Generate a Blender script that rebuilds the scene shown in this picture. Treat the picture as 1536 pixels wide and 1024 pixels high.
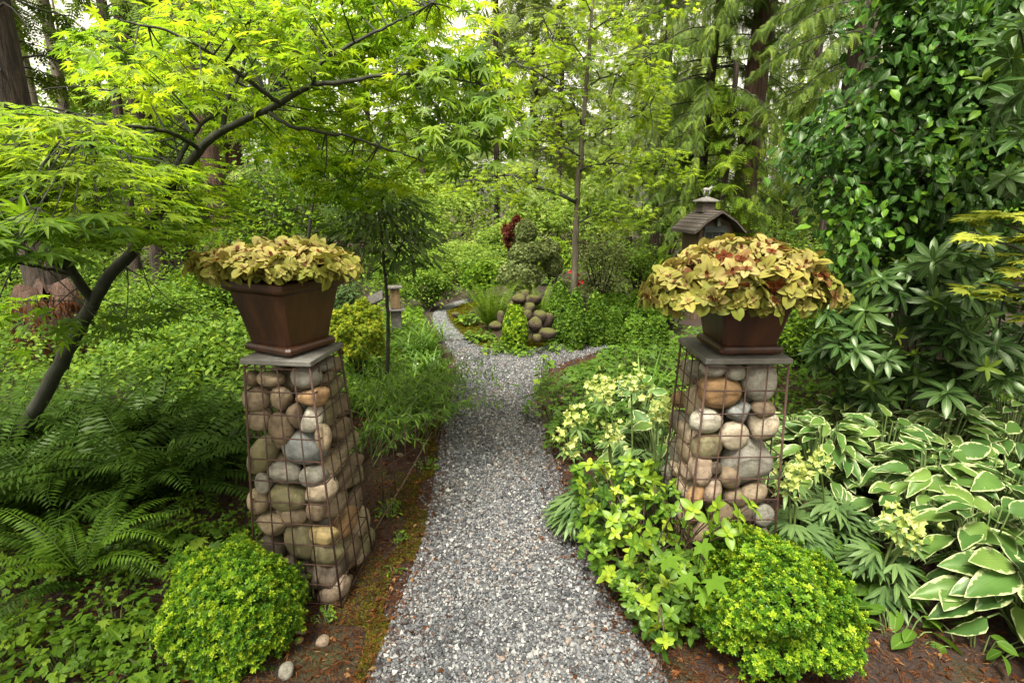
import bpy, math
import numpy as np
from mathutils import Vector, Matrix
from mathutils.geometry import tessellate_polygon

# ---------------------------------------------------------------- scene, camera, sky, sun
for o in list(bpy.data.objects):
    bpy.data.objects.remove(o)
SC = bpy.context.scene
COL = SC.collection
RNG = np.random.default_rng(11)
PI = math.pi
FPX, CX, CY = 797.0, 768.0, 512.0          # focal length and centre in pixels of the 1536 px photograph
TH, CAMH = math.radians(14.9), 1.70

cam = bpy.data.cameras.new('camera')
camo = bpy.data.objects.new('camera', cam)
COL.objects.link(camo)
camo.location = (0, 0, CAMH)
camo.rotation_euler = (PI / 2 - TH, 0, 0)
cam.sensor_width = 36
cam.lens = 36 * FPX / 1536
cam.clip_start, cam.clip_end = 0.02, 600
SC.camera = camo

SUN_EL, SUN_AZ = math.radians(62), math.radians(205)     # a soft bright overcast, brightest behind the camera
w = bpy.data.worlds.new('World')
SC.world = w
w.use_nodes = True
nt = w.node_tree
sky = nt.nodes.new('ShaderNodeTexSky')
sky.sky_type = 'NISHITA'
sky.sun_disc = False
sky.sun_elevation = SUN_EL
sky.sun_rotation = SUN_AZ
sky.air_density, sky.dust_density, sky.ozone_density = 1.0, 4.0, 1.0
hs = nt.nodes.new('ShaderNodeHueSaturation')
hs.inputs['Saturation'].default_value = 0.0              # cloud cover: white
hs.inputs['Value'].default_value = 1.0
nt.links.new(sky.outputs[0], hs.inputs['Color'])
bg = nt.nodes['Background']
wb = nt.nodes.new('ShaderNodeMix')
wb.data_type, wb.blend_type = 'RGBA', 'MULTIPLY'
wb.inputs[0].default_value = 1.0
wb.inputs[7].default_value = (1.0, 0.95, 0.79, 1)
nt.links.new(hs.outputs[0], wb.inputs[6])
nt.links.new(wb.outputs[2], bg.inputs['Color'])
bg.inputs['Strength'].default_value = 0.118
sl = bpy.data.lights.new('sun', 'SUN')
sl.energy = 2.5
sl.angle = math.radians(18)
sl.color = (1.0, 0.96, 0.88)
so = bpy.data.objects.new('sun', sl)
COL.objects.link(so)
dirv = Vector((math.sin(SUN_AZ) * math.cos(SUN_EL), math.cos(SUN_AZ) * math.cos(SUN_EL), math.sin(SUN_EL)))
so.rotation_euler = dirv.to_track_quat('Z', 'Y').to_euler()
so.location = dirv * 50

SC.view_settings.view_transform = 'Standard'
SC.view_settings.look = 'None'
SC.view_settings.gamma = 1.0
SC.view_settings.exposure = 2.0
SC.render.engine = 'CYCLES'
cy = SC.cycles
cy.max_bounces, cy.diffuse_bounces, cy.glossy_bounces = 7, 5, 2
cy.transmission_bounces, cy.transparent_max_bounces = 3, 4
cy.caustics_reflective = cy.caustics_refractive = False
cy.sample_clamp_indirect = 6.0
cy.use_denoising = True


def W(px, py, D):
    """world point seen at photograph pixel (px,py), D metres ahead"""
    a, b = (px - CX) / FPX, -(py - CY) / FPX
    ry, rz = math.cos(TH) + b * math.sin(TH), -math.sin(TH) + b * math.cos(TH)
    t = D / ry
    return np.array((a * t, D, CAMH + rz * t))


def G(px, py, z=0.0):
    """point of the ground seen at pixel (px,py)"""
    a, b = (px - CX) / FPX, -(py - CY) / FPX
    ry, rz = math.cos(TH) + b * math.sin(TH), -math.sin(TH) + b * math.cos(TH)
    t = (z - CAMH) / rz
    return np.array((a * t, ry * t, z))


def mpp(D, py=500):
    """metres per photograph pixel at distance D"""
    b = -(py - CY) / FPX
    return D / (math.cos(TH) + b * math.sin(TH)) / FPX


# ---------------------------------------------------------------- materials
def new_mat(name):
    m = bpy.data.materials.new(name)
    m.use_nodes = True
    m.node_tree.nodes.clear()
    return m, m.node_tree


def node(t, typ, **kw):
    n = t.nodes.new(typ)
    for k, v in kw.items():
        if k.startswith('i_'):
            n.inputs[k[2:].replace('_', ' ')].default_value = v
        else:
            setattr(n, k, v)
    return n


def lk(t, a, b):
    t.links.new(a, b)


def mathn(t, op, a, b=None, c=None, clamp=False):
    n = t.nodes.new('ShaderNodeMath')
    n.operation = op
    n.use_clamp = clamp
    for i, v in enumerate((a, b, c)):
        if v is None:
            continue
        if isinstance(v, (int, float)):
            n.inputs[i].default_value = v
        else:
            lk(t, v, n.inputs[i])
    return n.outputs[0]


def mixc(t, fac, a, b, mode='MIX'):
    n = t.nodes.new('ShaderNodeMix')
    n.data_type = 'RGBA'
    n.blend_type = mode
    for s, v in ((n.inputs[0], fac), (n.inputs[6], a), (n.inputs[7], b)):
        if isinstance(v, (int, float)):
            s.default_value = v
        elif isinstance(v, tuple):
            s.default_value = v if len(v) == 4 else (*v, 1)
        else:
            lk(t, v, s)
    return n.outputs[2]


def ramp(t, fac, stops, interp='LINEAR'):
    n = t.nodes.new('ShaderNodeValToRGB')
    n.color_ramp.interpolation = interp
    e = n.color_ramp.elements
    while len(e) < len(stops):
        e.new(0.5)
    for k, (p, c) in enumerate(stops):
        e[k].position = p
        e[k].color = (*c, 1) if len(c) == 3 else c
    lk(t, fac, n.inputs[0])
    return n.outputs[0]


def noise(t, scale, detail=3, vec=None, rough=0.55):
    n = t.nodes.new('ShaderNodeTexNoise')
    n.inputs['Scale'].default_value = scale
    n.inputs['Detail'].default_value = detail
    n.inputs['Roughness'].default_value = rough
    if vec is not None:
        lk(t, vec, n.inputs['Vector'])
    return n.outputs['Fac']


def leaf_mat(name, stops, trans=0.38, gloss=0.05, rough=0.42, kind='plain', tboost=1.25):
    m, t = new_mat(name)
    at = node(t, 'ShaderNodeAttribute', attribute_name='leaf')
    sp = node(t, 'ShaderNodeSeparateXYZ')
    lk(t, at.outputs['Vector'], sp.inputs[0])
    u, v, tint = sp.outputs[0], sp.outputs[1], sp.outputs[2]
    c = ramp(t, tint, stops)
    av = mathn(t, 'ABSOLUTE', v)
    tc = node(t, 'ShaderNodeTexCoord')
    if kind == 'hosta':
        ns = noise(t, 38, 2, tc.outputs['Object'])
        edge = mathn(t, 'ADD', av, mathn(t, 'MULTIPLY', mathn(t, 'SUBTRACT', ns, 0.5), 0.95))
        edge = mathn(t, 'ADD', edge, mathn(t, 'MULTIPLY', mathn(t, 'POWER', u, 8.0), 0.5))
        mask = mathn(t, 'MULTIPLY_ADD', edge, 9.0, -7.2, clamp=True)
        vein = mathn(t, 'SINE', mathn(t, 'MULTIPLY', mathn(t, 'ADD', av, mathn(t, 'MULTIPLY', u, 0.15)), 34.0))
        c = mixc(t, mathn(t, 'MULTIPLY_ADD', vein, 0.16, 0.12, clamp=True), c, (0.03, 0.075, 0.02))
        c = mixc(t, mask, c, (0.37, 0.41, 0.21))
    elif kind == 'coleus':
        redm = mathn(t, 'MULTIPLY_ADD', av, -3.2, 1.0, clamp=True)
        redm = mathn(t, 'MULTIPLY', redm, mathn(t, 'MULTIPLY_ADD', u, -1.7, 1.35, clamp=True))
        side = mathn(t, 'SINE', mathn(t, 'MULTIPLY', mathn(t, 'SUBTRACT', u, mathn(t, 'MULTIPLY', av, 0.35)), 42.0))
        c = mixc(t, mathn(t, 'MULTIPLY_ADD', side, 0.12, 0.08, clamp=True), c, (0.14, 0.11, 0.02))
        c = mixc(t, mathn(t, 'MULTIPLY', redm, 0.9), c, (0.075, 0.016, 0.008))
        edge = mathn(t, 'MULTIPLY_ADD', av, 8.0, -7.2, clamp=True)
        c = mixc(t, edge, c, (0.2, 0.13, 0.03))
    elif kind == 'rib':
        rib = mathn(t, 'MULTIPLY_ADD', av, -9.0, 1.0, clamp=True)
        c = mixc(t, mathn(t, 'MULTIPLY', rib, 0.45), c, (0.30, 0.40, 0.12))
        side = mathn(t, 'SINE', mathn(t, 'MULTIPLY', mathn(t, 'SUBTRACT', u, mathn(t, 'MULTIPLY', av, 0.3)), 50.0))
        c = mixc(t, mathn(t, 'MULTIPLY_ADD', side, 0.1, 0.06, clamp=True), c, (0.02, 0.05, 0.01))
    n2 = noise(t, 9, 2, tc.outputs['Object'])
    c = mixc(t, 1.0, c, ramp(t, n2, [(0.3, (0.72, 0.76, 0.7)), (0.7, (1.12, 1.08, 1.05))]), 'MULTIPLY')
    d = node(t, 'ShaderNodeBsdfDiffuse')
    lk(t, c, d.inputs['Color'])
    tr = node(t, 'ShaderNodeBsdfTranslucent')
    tcol = mixc(t, 1.0, c, (tboost * 1.05, tboost, tboost * 0.6), 'MULTIPLY')
    lk(t, tcol, tr.inputs['Color'])
    mx = node(t, 'ShaderNodeMixShader')
    mx.inputs[0].default_value = trans
    lk(t, d.outputs[0], mx.inputs[1])
    lk(t, tr.outputs[0], mx.inputs[2])
    gl = node(t, 'ShaderNodeBsdfGlossy')
    gl.inputs['Roughness'].default_value = rough
    gl.inputs['Color'].default_value = (0.75, 0.85, 0.6, 1)
    fr = node(t, 'ShaderNodeLayerWeight')
    fr.inputs['Blend'].default_value = 0.25
    f = mathn(t, 'MULTIPLY_ADD', fr.outputs['Fresnel'], gloss * 0.9, gloss * 0.28, clamp=True)
    m2 = node(t, 'ShaderNodeMixShader')
    lk(t, f, m2.inputs[0])
    lk(t, mx.outputs[0], m2.inputs[1])
    lk(t, gl.outputs[0], m2.inputs[2])
    o = node(t, 'ShaderNodeOutputMaterial')
    lk(t, m2.outputs[0], o.inputs[0])
    return m


def solid_mat(name, stops, scale=6.0, rough=0.8, bump=0.3, stretch=(1, 1, 1), bscale=None, metallic=0.0, moss=None, use_obj_color=False, detail=6, bdist=0.01):
    m, t = new_mat(name)
    tc = node(t, 'ShaderNodeTexCoord')
    mp = node(t, 'ShaderNodeMapping')
    mp.inputs['Scale'].default_value = stretch
    lk(t, tc.outputs['Object'], mp.inputs[0])
    n1 = noise(t, scale, detail, mp.outputs[0], 0.62)
    c = ramp(t, n1, stops)
    if use_obj_color:
        oi = node(t, 'ShaderNodeObjectInfo')
        c = mixc(t, 1.0, c, oi.outputs['Color'], 'MULTIPLY')
    if moss is not None:
        geo = node(t, 'ShaderNodeNewGeometry')
        sx = node(t, 'ShaderNodeSeparateXYZ')
        lk(t, geo.outputs['Normal'], sx.inputs[0])
        n3 = noise(t, 7, 4, tc.outputs['Object'])
        mk = mathn(t, 'MULTIPLY_ADD', mathn(t, 'ADD', mathn(t, 'MULTIPLY', sx.outputs[2], 0.5), n3), 4.0, moss[1], clamp=True)
        c = mixc(t, mk, c, moss[0])
    b = node(t, 'ShaderNodeBsdfPrincipled')
    lk(t, c, b.inputs['Base Color'])
    b.inputs['Roughness'].default_value = rough
    b.inputs['Metallic'].default_value = metallic
    bp = node(t, 'ShaderNodeBump')
    bp.inputs['Strength'].default_value = bump
    bp.inputs['Distance'].default_value = bdist
    n2 = noise(t, bscale or scale * 4, 5, mp.outputs[0], 0.6)
    lk(t, n2, bp.inputs['Height'])
    lk(t, bp.outputs[0], b.inputs['Normal'])
    o = node(t, 'ShaderNodeOutputMaterial')
    lk(t, b.outputs[0], o.inputs[0])
    return m


M = {}
M['maple'] = leaf_mat('maple_leaf', [(0, (0.045, 0.10, 0.010)), (0.45, (0.12, 0.21, 0.014)), (1, (0.23, 0.31, 0.018))], 0.6, 0.04, 0.45, tboost=1.9)
M['young_maple'] = leaf_mat('young_maple_leaf', [(0, (0.10, 0.17, 0.018)), (0.5, (0.18, 0.27, 0.024)), (1, (0.28, 0.36, 0.032))], 0.55, 0.03, tboost=1.7)
M['gold_maple'] = leaf_mat('gold_maple_leaf', [(0, (0.20, 0.25, 0.03)), (1, (0.33, 0.36, 0.05))], 0.4, 0.03)
M['red_maple'] = leaf_mat('red_maple_leaf', [(0, (0.055, 0.012, 0.010)), (1, (0.15, 0.035, 0.022))], 0.35, 0.03)
M['box'] = leaf_mat('box_leaf', [(0, (0.030, 0.085, 0.010)), (0.5, (0.085, 0.20, 0.014)), (0.8, (0.20, 0.34, 0.018)), (1, (0.36, 0.46, 0.03))], 0.4, 0.06, 0.4)
M['dark_box'] = leaf_mat('dark_box_leaf', [(0, (0.028, 0.065, 0.007)), (0.6, (0.070, 0.145, 0.012)), (1, (0.15, 0.24, 0.02))], 0.3, 0.05)
M['gold_shrub'] = leaf_mat('gold_shrub_leaf', [(0, (0.08, 0.16, 0.015)), (0.5, (0.2, 0.28, 0.025)), (1, (0.42, 0.42, 0.04))], 0.35, 0.04)
M['fern'] = leaf_mat('fern_leaf', [(0, (0.014, 0.034, 0.005)), (0.6, (0.036, 0.074, 0.009)), (1, (0.09, 0.16, 0.014))], 0.3, 0.04)
M['olive_fern'] = leaf_mat('olive_fern_leaf', [(0, (0.06, 0.12, 0.012)), (1, (0.16, 0.25, 0.025))], 0.4, 0.03)  # olive leaf colour of the island ferns, paler than the sword ferns
M['bright'] = leaf_mat('bright_leaf', [(0, (0.045, 0.105, 0.012)), (0.6, (0.105, 0.20, 0.016)), (1, (0.21, 0.30, 0.022))], 0.42, 0.04)
M['mid'] = leaf_mat('mid_leaf', [(0, (0.045, 0.10, 0.013)), (0.6, (0.105, 0.19, 0.022)), (1, (0.21, 0.29, 0.035))], 0.42, 0.04)
M['blade'] = leaf_mat('strap_leaf', [(0, (0.035, 0.09, 0.014)), (0.6, (0.085, 0.175, 0.022)), (1, (0.19, 0.30, 0.045))], 0.38, 0.06)
M['hosta'] = leaf_mat('hosta_leaf', [(0, (0.028, 0.07, 0.018)), (0.6, (0.06, 0.125, 0.026)), (1, (0.13, 0.20, 0.04))], 0.22, 0.07, 0.4, 'hosta')
M['coleus'] = leaf_mat('coleus_leaf', [(0, (0.086, 0.120, 0.016)), (0.40, (0.215, 0.202, 0.045)), (0.74, (0.301, 0.249, 0.099)), (0.86, (0.103, 0.017, 0.009)), (1, (0.073, 0.009, 0.006))], 0.25, 0.03, 0.5, 'coleus')
M['rhodo'] = leaf_mat('rhododendron_leaf', [(0, (0.018, 0.046, 0.011)), (0.6, (0.042, 0.085, 0.022)), (0.8, (0.07, 0.13, 0.025)), (1, (0.19, 0.28, 0.03))], 0.2, 0.10, 0.35, 'rib')
M['ivy'] = leaf_mat('glossy_leaf', [(0, (0.008, 0.028, 0.005)), (0.5, (0.024, 0.075, 0.009)), (0.75, (0.050, 0.13, 0.012)), (1, (0.12, 0.24, 0.018))], 0.25, 0.055, 0.36, 'rib')
M['dogwood'] = leaf_mat('ovate_leaf', [(0, (0.03, 0.075, 0.010)), (0.5, (0.085, 0.17, 0.015)), (0.75, (0.17, 0.27, 0.02)), (1, (0.29, 0.38, 0.03))], 0.35, 0.06, 0.4, 'rib')
M['hellebore'] = leaf_mat('hellebore_leaf', [(0, (0.04, 0.085, 0.028)), (1, (0.115, 0.18, 0.06))], 0.22, 0.06, 0.4, 'rib')
M['hell_flower'] = leaf_mat('hellebore_flower', [(0, (0.36, 0.46, 0.12)), (1, (0.58, 0.62, 0.25))], 0.4, 0.02)
M['nandina'] = leaf_mat('nandina_leaf', [(0, (0.022, 0.045, 0.010)), (0.6, (0.06, 0.105, 0.02)), (1, (0.20, 0.26, 0.06))], 0.3, 0.08, 0.35)
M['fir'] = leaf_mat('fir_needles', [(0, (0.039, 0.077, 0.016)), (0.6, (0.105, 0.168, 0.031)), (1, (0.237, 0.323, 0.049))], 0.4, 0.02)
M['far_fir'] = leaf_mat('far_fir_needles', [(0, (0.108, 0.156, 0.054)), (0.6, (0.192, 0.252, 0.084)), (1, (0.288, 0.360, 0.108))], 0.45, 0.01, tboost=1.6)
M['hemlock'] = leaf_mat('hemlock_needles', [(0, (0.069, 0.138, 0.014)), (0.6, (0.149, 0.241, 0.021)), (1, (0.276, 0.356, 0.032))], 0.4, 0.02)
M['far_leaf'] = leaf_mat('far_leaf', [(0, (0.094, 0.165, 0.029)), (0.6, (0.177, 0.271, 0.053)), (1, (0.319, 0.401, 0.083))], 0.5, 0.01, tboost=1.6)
M['grey_conifer'] = leaf_mat('grey_conifer_leaf', [(0, (0.10, 0.13, 0.05)), (0.6, (0.20, 0.25, 0.09)), (1, (0.32, 0.37, 0.15))], 0.25, 0.02)
M['red_flower'] = leaf_mat('red_petal', [(0, (0.45, 0.012, 0.03)), (1, (0.62, 0.04, 0.07))], 0.3, 0.02)
M['white_flower'] = leaf_mat('white_petal', [(0, (0.6, 0.62, 0.40)), (1, (0.75, 0.75, 0.6))], 0.3, 0.02)
M['brown_leaf'] = leaf_mat('dry_litter', [(0, (0.025, 0.010, 0.005)), (0.5, (0.07, 0.025, 0.010)), (0.8, (0.13, 0.05, 0.018)), (1, (0.22, 0.13, 0.06))], 0.15, 0.01)
M['moss'] = leaf_mat('moss_tuft', [(0, (0.04, 0.045, 0.006)), (0.6, (0.09, 0.09, 0.010)), (1, (0.18, 0.15, 0.016))], 0.25, 0.0)
M['stem'] = solid_mat('green_stem', [(0.3, (0.05, 0.09, 0.02)), (0.7, (0.12, 0.16, 0.04))], 20, 0.7, 0.1)
M['twig'] = solid_mat('dark_twig', [(0.3, (0.010, 0.010, 0.006)), (0.7, (0.030, 0.026, 0.015))], 14, 0.85, 0.3)
M['maple_bark'] = solid_mat('maple_bark', [(0.25, (0.008, 0.010, 0.005)), (0.55, (0.020, 0.022, 0.011)), (0.8, (0.05, 0.05, 0.032))], 9, 0.85, 0.35, (3, 3, 1))
M['fir_bark'] = solid_mat('fir_bark', [(0.3, (0.007, 0.005, 0.003)), (0.5, (0.030, 0.019, 0.012)), (0.75, (0.105, 0.072, 0.05))], 8, 0.95, 1.0, (4, 4, 0.45), 10, detail=9, bdist=0.05)
M['red_bark'] = solid_mat('cedar_bark', [(0.25, (0.016, 0.008, 0.005)), (0.5, (0.055, 0.027, 0.015)), (0.8, (0.12, 0.066, 0.04))], 8, 0.95, 1.0, (5, 5, 0.35), 10, detail=9, bdist=0.05)
M['grey_bark'] = solid_mat('grey_bark', [(0.25, (0.035, 0.028, 0.018)), (0.6, (0.09, 0.075, 0.05)), (0.85, (0.17, 0.15, 0.11))], 5, 0.95, 0.6, (5, 5, 0.5))
M['rust'] = solid_mat('rusty_iron', [(0.3, (0.018, 0.009, 0.006)), (0.55, (0.045, 0.018, 0.010)), (0.8, (0.10, 0.04, 0.018))], 40, 0.8, 0.3)
M['pot'] = solid_mat('brown_glazed_clay', [(0.3, (0.012, 0.005, 0.002)), (0.46, (0.033, 0.011, 0.005)), (0.58, (0.051, 0.018, 0.007)), (0.72, (0.082, 0.037, 0.018)), (0.82, (0.123, 0.082, 0.057))], 4, 0.4, 0.25, (2.050, 2.050, 0.574), 40, detail=9)
M['slab'] = solid_mat('grey_slate', [(0.3, (0.06, 0.055, 0.048)), (0.55, (0.11, 0.103, 0.092)), (0.8, (0.18, 0.17, 0.15))], 9, 0.7, 0.5, bscale=60)
def stone_mat():
    m, t = new_mat('river_stone')
    tc = node(t, 'ShaderNodeTexCoord')
    oi = node(t, 'ShaderNodeObjectInfo')
    off = node(t, 'ShaderNodeVectorMath', operation='ADD')
    cmb = node(t, 'ShaderNodeCombineXYZ')
    for k_ in range(3):
        lk(t, mathn(t, 'MULTIPLY', oi.outputs['Random'], 37.0 + 11 * k_), cmb.inputs[k_])
    lk(t, tc.outputs['Object'], off.inputs[0])
    lk(t, cmb.outputs[0], off.inputs[1])
    v = off.outputs[0]
    c = mixc(t, 1.0, oi.outputs['Color'], ramp(t, noise(t, 1.6, 6, v, 0.65), [(0.3, (0.48, 0.44, 0.40)), (0.5, (0.95, 0.94, 0.92)), (0.7, (1.35, 1.3, 1.2))]), 'MULTIPLY')
    c = mixc(t, 1.0, c, ramp(t, noise(t, 24, 5, v, 0.7), [(0.3, (0.42, 0.42, 0.42)), (0.48, (0.95, 0.95, 0.95)), (0.72, (1.45, 1.42, 1.38))]), 'MULTIPLY')
    st = mathn(t, 'MULTIPLY_ADD', noise(t, 2.3, 5, v, 0.7), 9.0, -5.3, clamp=True)      # brown mineral stains
    c = mixc(t, mathn(t, 'MULTIPLY', st, 0.65), c, (0.085, 0.05, 0.024))
    geo = node(t, 'ShaderNodeNewGeometry')
    sx = node(t, 'ShaderNodeSeparateXYZ')
    lk(t, geo.outputs['Normal'], sx.inputs[0])
    mo = mathn(t, 'MULTIPLY_ADD', mathn(t, 'ADD', mathn(t, 'MULTIPLY', sx.outputs[2], 0.16), noise(t, 3.1, 5, v, 0.7)), 8.0, -5.0, clamp=True)
    c = mixc(t, mathn(t, 'MULTIPLY', mo, 0.55), c, (0.055, 0.055, 0.018))               # thin algae film
    b = node(t, 'ShaderNodeBsdfPrincipled')
    lk(t, c, b.inputs['Base Color'])
    b.inputs['Roughness'].default_value = 0.72
    bp = node(t, 'ShaderNodeBump')
    bp.inputs['Strength'].default_value = 0.5
    bp.inputs['Distance'].default_value = 0.006
    lk(t, mathn(t, 'ADD', noise(t, 20, 6, v, 0.7), mathn(t, 'MULTIPLY', noise(t, 3, 3, v), 1.5)), bp.inputs['Height'])
    lk(t, bp.outputs[0], b.inputs['Normal'])
    lk(t, b.outputs[0], node(t, 'ShaderNodeOutputMaterial').inputs[0])
    return m


M['stone'] = stone_mat()
M['boulder'] = solid_mat('mossy_boulder', [(0.25, (0.009, 0.005, 0.003)), (0.5, (0.028, 0.015, 0.008)), (0.8, (0.07, 0.042, 0.025))], 4, 0.85, 0.8, moss=((0.055, 0.055, 0.005), -2.5))
M['soil'] = solid_mat('potting_soil', [(0.3, (0.012, 0.008, 0.005)), (0.7, (0.04, 0.026, 0.016))], 30, 0.95, 0.8)
M['wood'] = solid_mat('weathered_wood', [(0.25, (0.03, 0.019, 0.011)), (0.55, (0.08, 0.05, 0.028)), (0.8, (0.15, 0.10, 0.06))], 6, 0.85, 0.4, (8, 8, 0.6))
M['pale_wood'] = solid_mat('ochre_weathered_wood', [(0.25, (0.06, 0.04, 0.02)), (0.55, (0.16, 0.105, 0.05)), (0.8, (0.27, 0.19, 0.10))], 6, 0.85, 0.4, (8, 8, 0.6))
M['grey_wood'] = solid_mat('grey_weathered_wood', [(0.25, (0.05, 0.045, 0.04)), (0.55, (0.11, 0.10, 0.09)), (0.8, (0.19, 0.175, 0.16))], 6, 0.85, 0.4, (8, 1, 8))
M['shingle'] = solid_mat('roof_shingle', [(0.25, (0.022, 0.016, 0.012)), (0.55, (0.055, 0.043, 0.034)), (0.8, (0.11, 0.09, 0.075))], 14, 0.85, 0.8, (1, 3, 3))
M['dark_metal'] = solid_mat('dark_green_metal', [(0.3, (0.015, 0.022, 0.018)), (0.7, (0.04, 0.05, 0.042))], 20, 0.5, 0.1)
M['pane'] = solid_mat('dark_glass', [(0.3, (0.006, 0.008, 0.008)), (0.7, (0.015, 0.018, 0.018))], 4, 0.12, 0.0)
M['white'] = solid_mat('pale_painted_metal', [(0.3, (0.13, 0.128, 0.118)), (0.7, (0.22, 0.215, 0.20))], 30, 0.6, 0.1)


# ---------------------------------------------------------------- mesh building
def nrm(a):
    return a / np.maximum(np.linalg.norm(a, axis=-1, keepdims=True), 1e-9)


def arr(*v):
    return np.array(v, float)


class MB:
    def __init__(self):
        self.V, self.A, self.Q, self.T, self.n = [], [], [], [], 0

    def add(self, V, Q=None, T=None, A=None):
        V = np.asarray(V, float).reshape(-1, 3)
        if A is None:
            A = np.full((len(V), 3), 0.5)
        self.V.append(V)
        self.A.append(A)
        if Q is not None and len(Q):
            self.Q.append(np.asarray(Q, np.int64).reshape(-1, 4) + self.n)
        if T is not None and len(T):
            self.T.append(np.asarray(T, np.int64).reshape(-1, 3) + self.n)
        self.n += len(V)

    def mesh(self, name, mat, origin=(0, 0, 0), smooth=True):
        V = np.concatenate(self.V) - np.asarray(origin, float)
        A = np.concatenate(self.A)
        Q = np.concatenate(self.Q) if self.Q else np.zeros((0, 4), np.int64)
        T = np.concatenate(self.T) if self.T else np.zeros((0, 3), np.int64)
        me = bpy.data.meshes.new(name)
        me.vertices.add(len(V))
        me.vertices.foreach_set('co', V.astype(np.float32).ravel())
        loops = np.concatenate([Q.ravel(), T.ravel()]).astype(np.int32)
        starts = np.concatenate([np.arange(len(Q)) * 4, len(Q) * 4 + np.arange(len(T)) * 3]).astype(np.int32)
        me.loops.add(len(loops))
        me.loops.foreach_set('vertex_index', loops)
        me.polygons.add(len(starts))
        me.polygons.foreach_set('loop_start', starts)
        me.polygons.foreach_set('use_smooth', np.full(len(starts), smooth, bool))
        at = me.attributes.new('leaf', 'FLOAT_VECTOR', 'POINT')
        at.data.foreach_set('vector', A.astype(np.float32).ravel())
        me.update(calc_edges=True)
        me.materials.append(mat)
        return me


def tagset(o, label=None, cat=None, group=None, kind=None):
    if label:
        o['label'] = label
    if cat:
        o['category'] = cat
    if group:
        o['group'] = group
    if kind:
        o['kind'] = kind
    return o


def link(name, me, loc=(0, 0, 0), parent=None):
    o = bpy.data.objects.new(name, me)
    COL.objects.link(o)
    o.location = loc
    if parent is not None:
        o.parent = parent
    return o


def root(name, label, cat, loc, group=None):
    o = link(name, None, tuple(float(v) for v in loc))
    o.empty_display_size = 0.1
    return tagset(o, label, cat, group)


def part(name, mb, mat, parent, smooth=True):
    """geometry given in world space becomes a child (roots are never rotated or scaled here)"""
    org = np.array(parent.location)
    p = parent.parent
    while p is not None:
        org = org + np.array(p.location)
        p = p.parent
    return link(name, mb.mesh(name, mat, org, smooth), (0, 0, 0), parent)


def thing(name, mb, mat, loc, label, cat, group=None, kind=None, smooth=True):
    o = link(name, mb.mesh(name, mat, loc, smooth), tuple(float(v) for v in loc))
    return tagset(o, label, cat, group, kind)


# ---- templates: dict(V, Q, T, A(u,v,tint offset))
def tpl_ovate(w=0.5, rows=4, fold=0.12, droop=0.18, pa=0.75, pb=0.9, wave=0.0, cols=1):
    V, A, Q = [], [], []
    ts = np.linspace(0, 1, rows + 1)
    pk = (pa / (pa + pb)) ** pa * (pb / (pa + pb)) ** pb
    nc = 2 * cols + 1
    for i, t in enumerate(ts):
        hw = 0.5 * w * max((t ** pa) * ((1 - t) ** pb) / pk, 0.012)
        for j in range(nc):
            s = (j - cols) / cols
            z = fold * hw * 2 * abs(s) - droop * t * t
            if wave and abs(s) > 0.9:
                z += wave * math.sin(t * 14 + s * 2)
            V.append((s * hw, t, z))
            A.append((t, s, 0))
    for i in range(rows):
        for j in range(nc - 1):
            a = i * nc + j
            Q.append((a, a + 1, a + nc + 1, a + nc))
    return dict(V=np.array(V), Q=np.array(Q), T=None, A=np.array(A))


def tpl_kite(w=0.5, fold=0.1, mid=0.45, droop=0.1):
    V = np.array([(0, 0, 0), (w / 2, mid, fold), (0, 1, -droop), (-w / 2, mid, fold)], float)
    A = np.array([(0, 0, 0), (0.5, 1, 0), (1, 0, 0), (0.5, -1, 0)], float)
    return dict(V=V, Q=np.array([(0, 1, 2, 3)]), T=None, A=A)


def tpl_palm(n=7, spread=125, valley=0.30, droop=0.22, lobe=0.13, side=True):
    V, A, Q = [(0, 0, 0)], [(0, 0, 0)], []
    angs = np.radians(np.linspace(-spread, spread, n))
    half = n // 2
    lens = [1.0 - 0.12 * abs(i - half) - (0.22 if abs(i - half) == half else 0) for i in range(n)]

    def vert(r, a, z):
        V.append((r * math.sin(a), r * math.cos(a), z))
        A.append((r, 0.5, 0))
        return len(V) - 1
    step = angs[1] - angs[0]
    val = [vert(valley * (0.75 if i in (0, n) else 1), angs[0] - step / 2 + i * step, -droop * valley ** 2) for i in range(n + 1)]
    for i, a in enumerate(angs):
        L = lens[i]
        tip = vert(L, a, -droop * L * L)
        if side:
            r = L * 0.62
            da = lobe / r * 0.6
            sL, sR = vert(r, a - da, -droop * r * r + 0.02), vert(r, a + da, -droop * r * r + 0.02)
            Q += [(0, val[i], sL, tip), (0, tip, sR, val[i + 1])]
        else:
            Q.append((0, val[i], tip, val[i + 1]))
    return dict(V=np.array(V, float), Q=np.array(Q), T=None, A=np.array(A, float))


def combine(items):
    """items: (template, dir, normal, scale, pos, tint offset)"""
    V, Q, T, A, n = [], [], [], [], 0
    for tp, d, nn, s, p, dt in items:
        d = nrm(np.array(d, float))
        nn = np.array(nn, float)
        z = nrm(nn - d * np.dot(nn, d))
        x = np.cross(d, z)
        v = tp['V'] @ np.array([x, d, z]) * s + np.array(p)
        a = tp['A'].copy()
        a[:, 2] += dt
        V.append(v)
        A.append(a)
        if tp['Q'] is not None:
            Q.append(tp['Q'] + n)
        if tp['T'] is not None:
            T.append(tp['T'] + n)
        n += len(v)
    return dict(V=np.concatenate(V), Q=np.concatenate(Q) if Q else None, T=np.concatenate(T) if T else None, A=np.concatenate(A))


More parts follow.
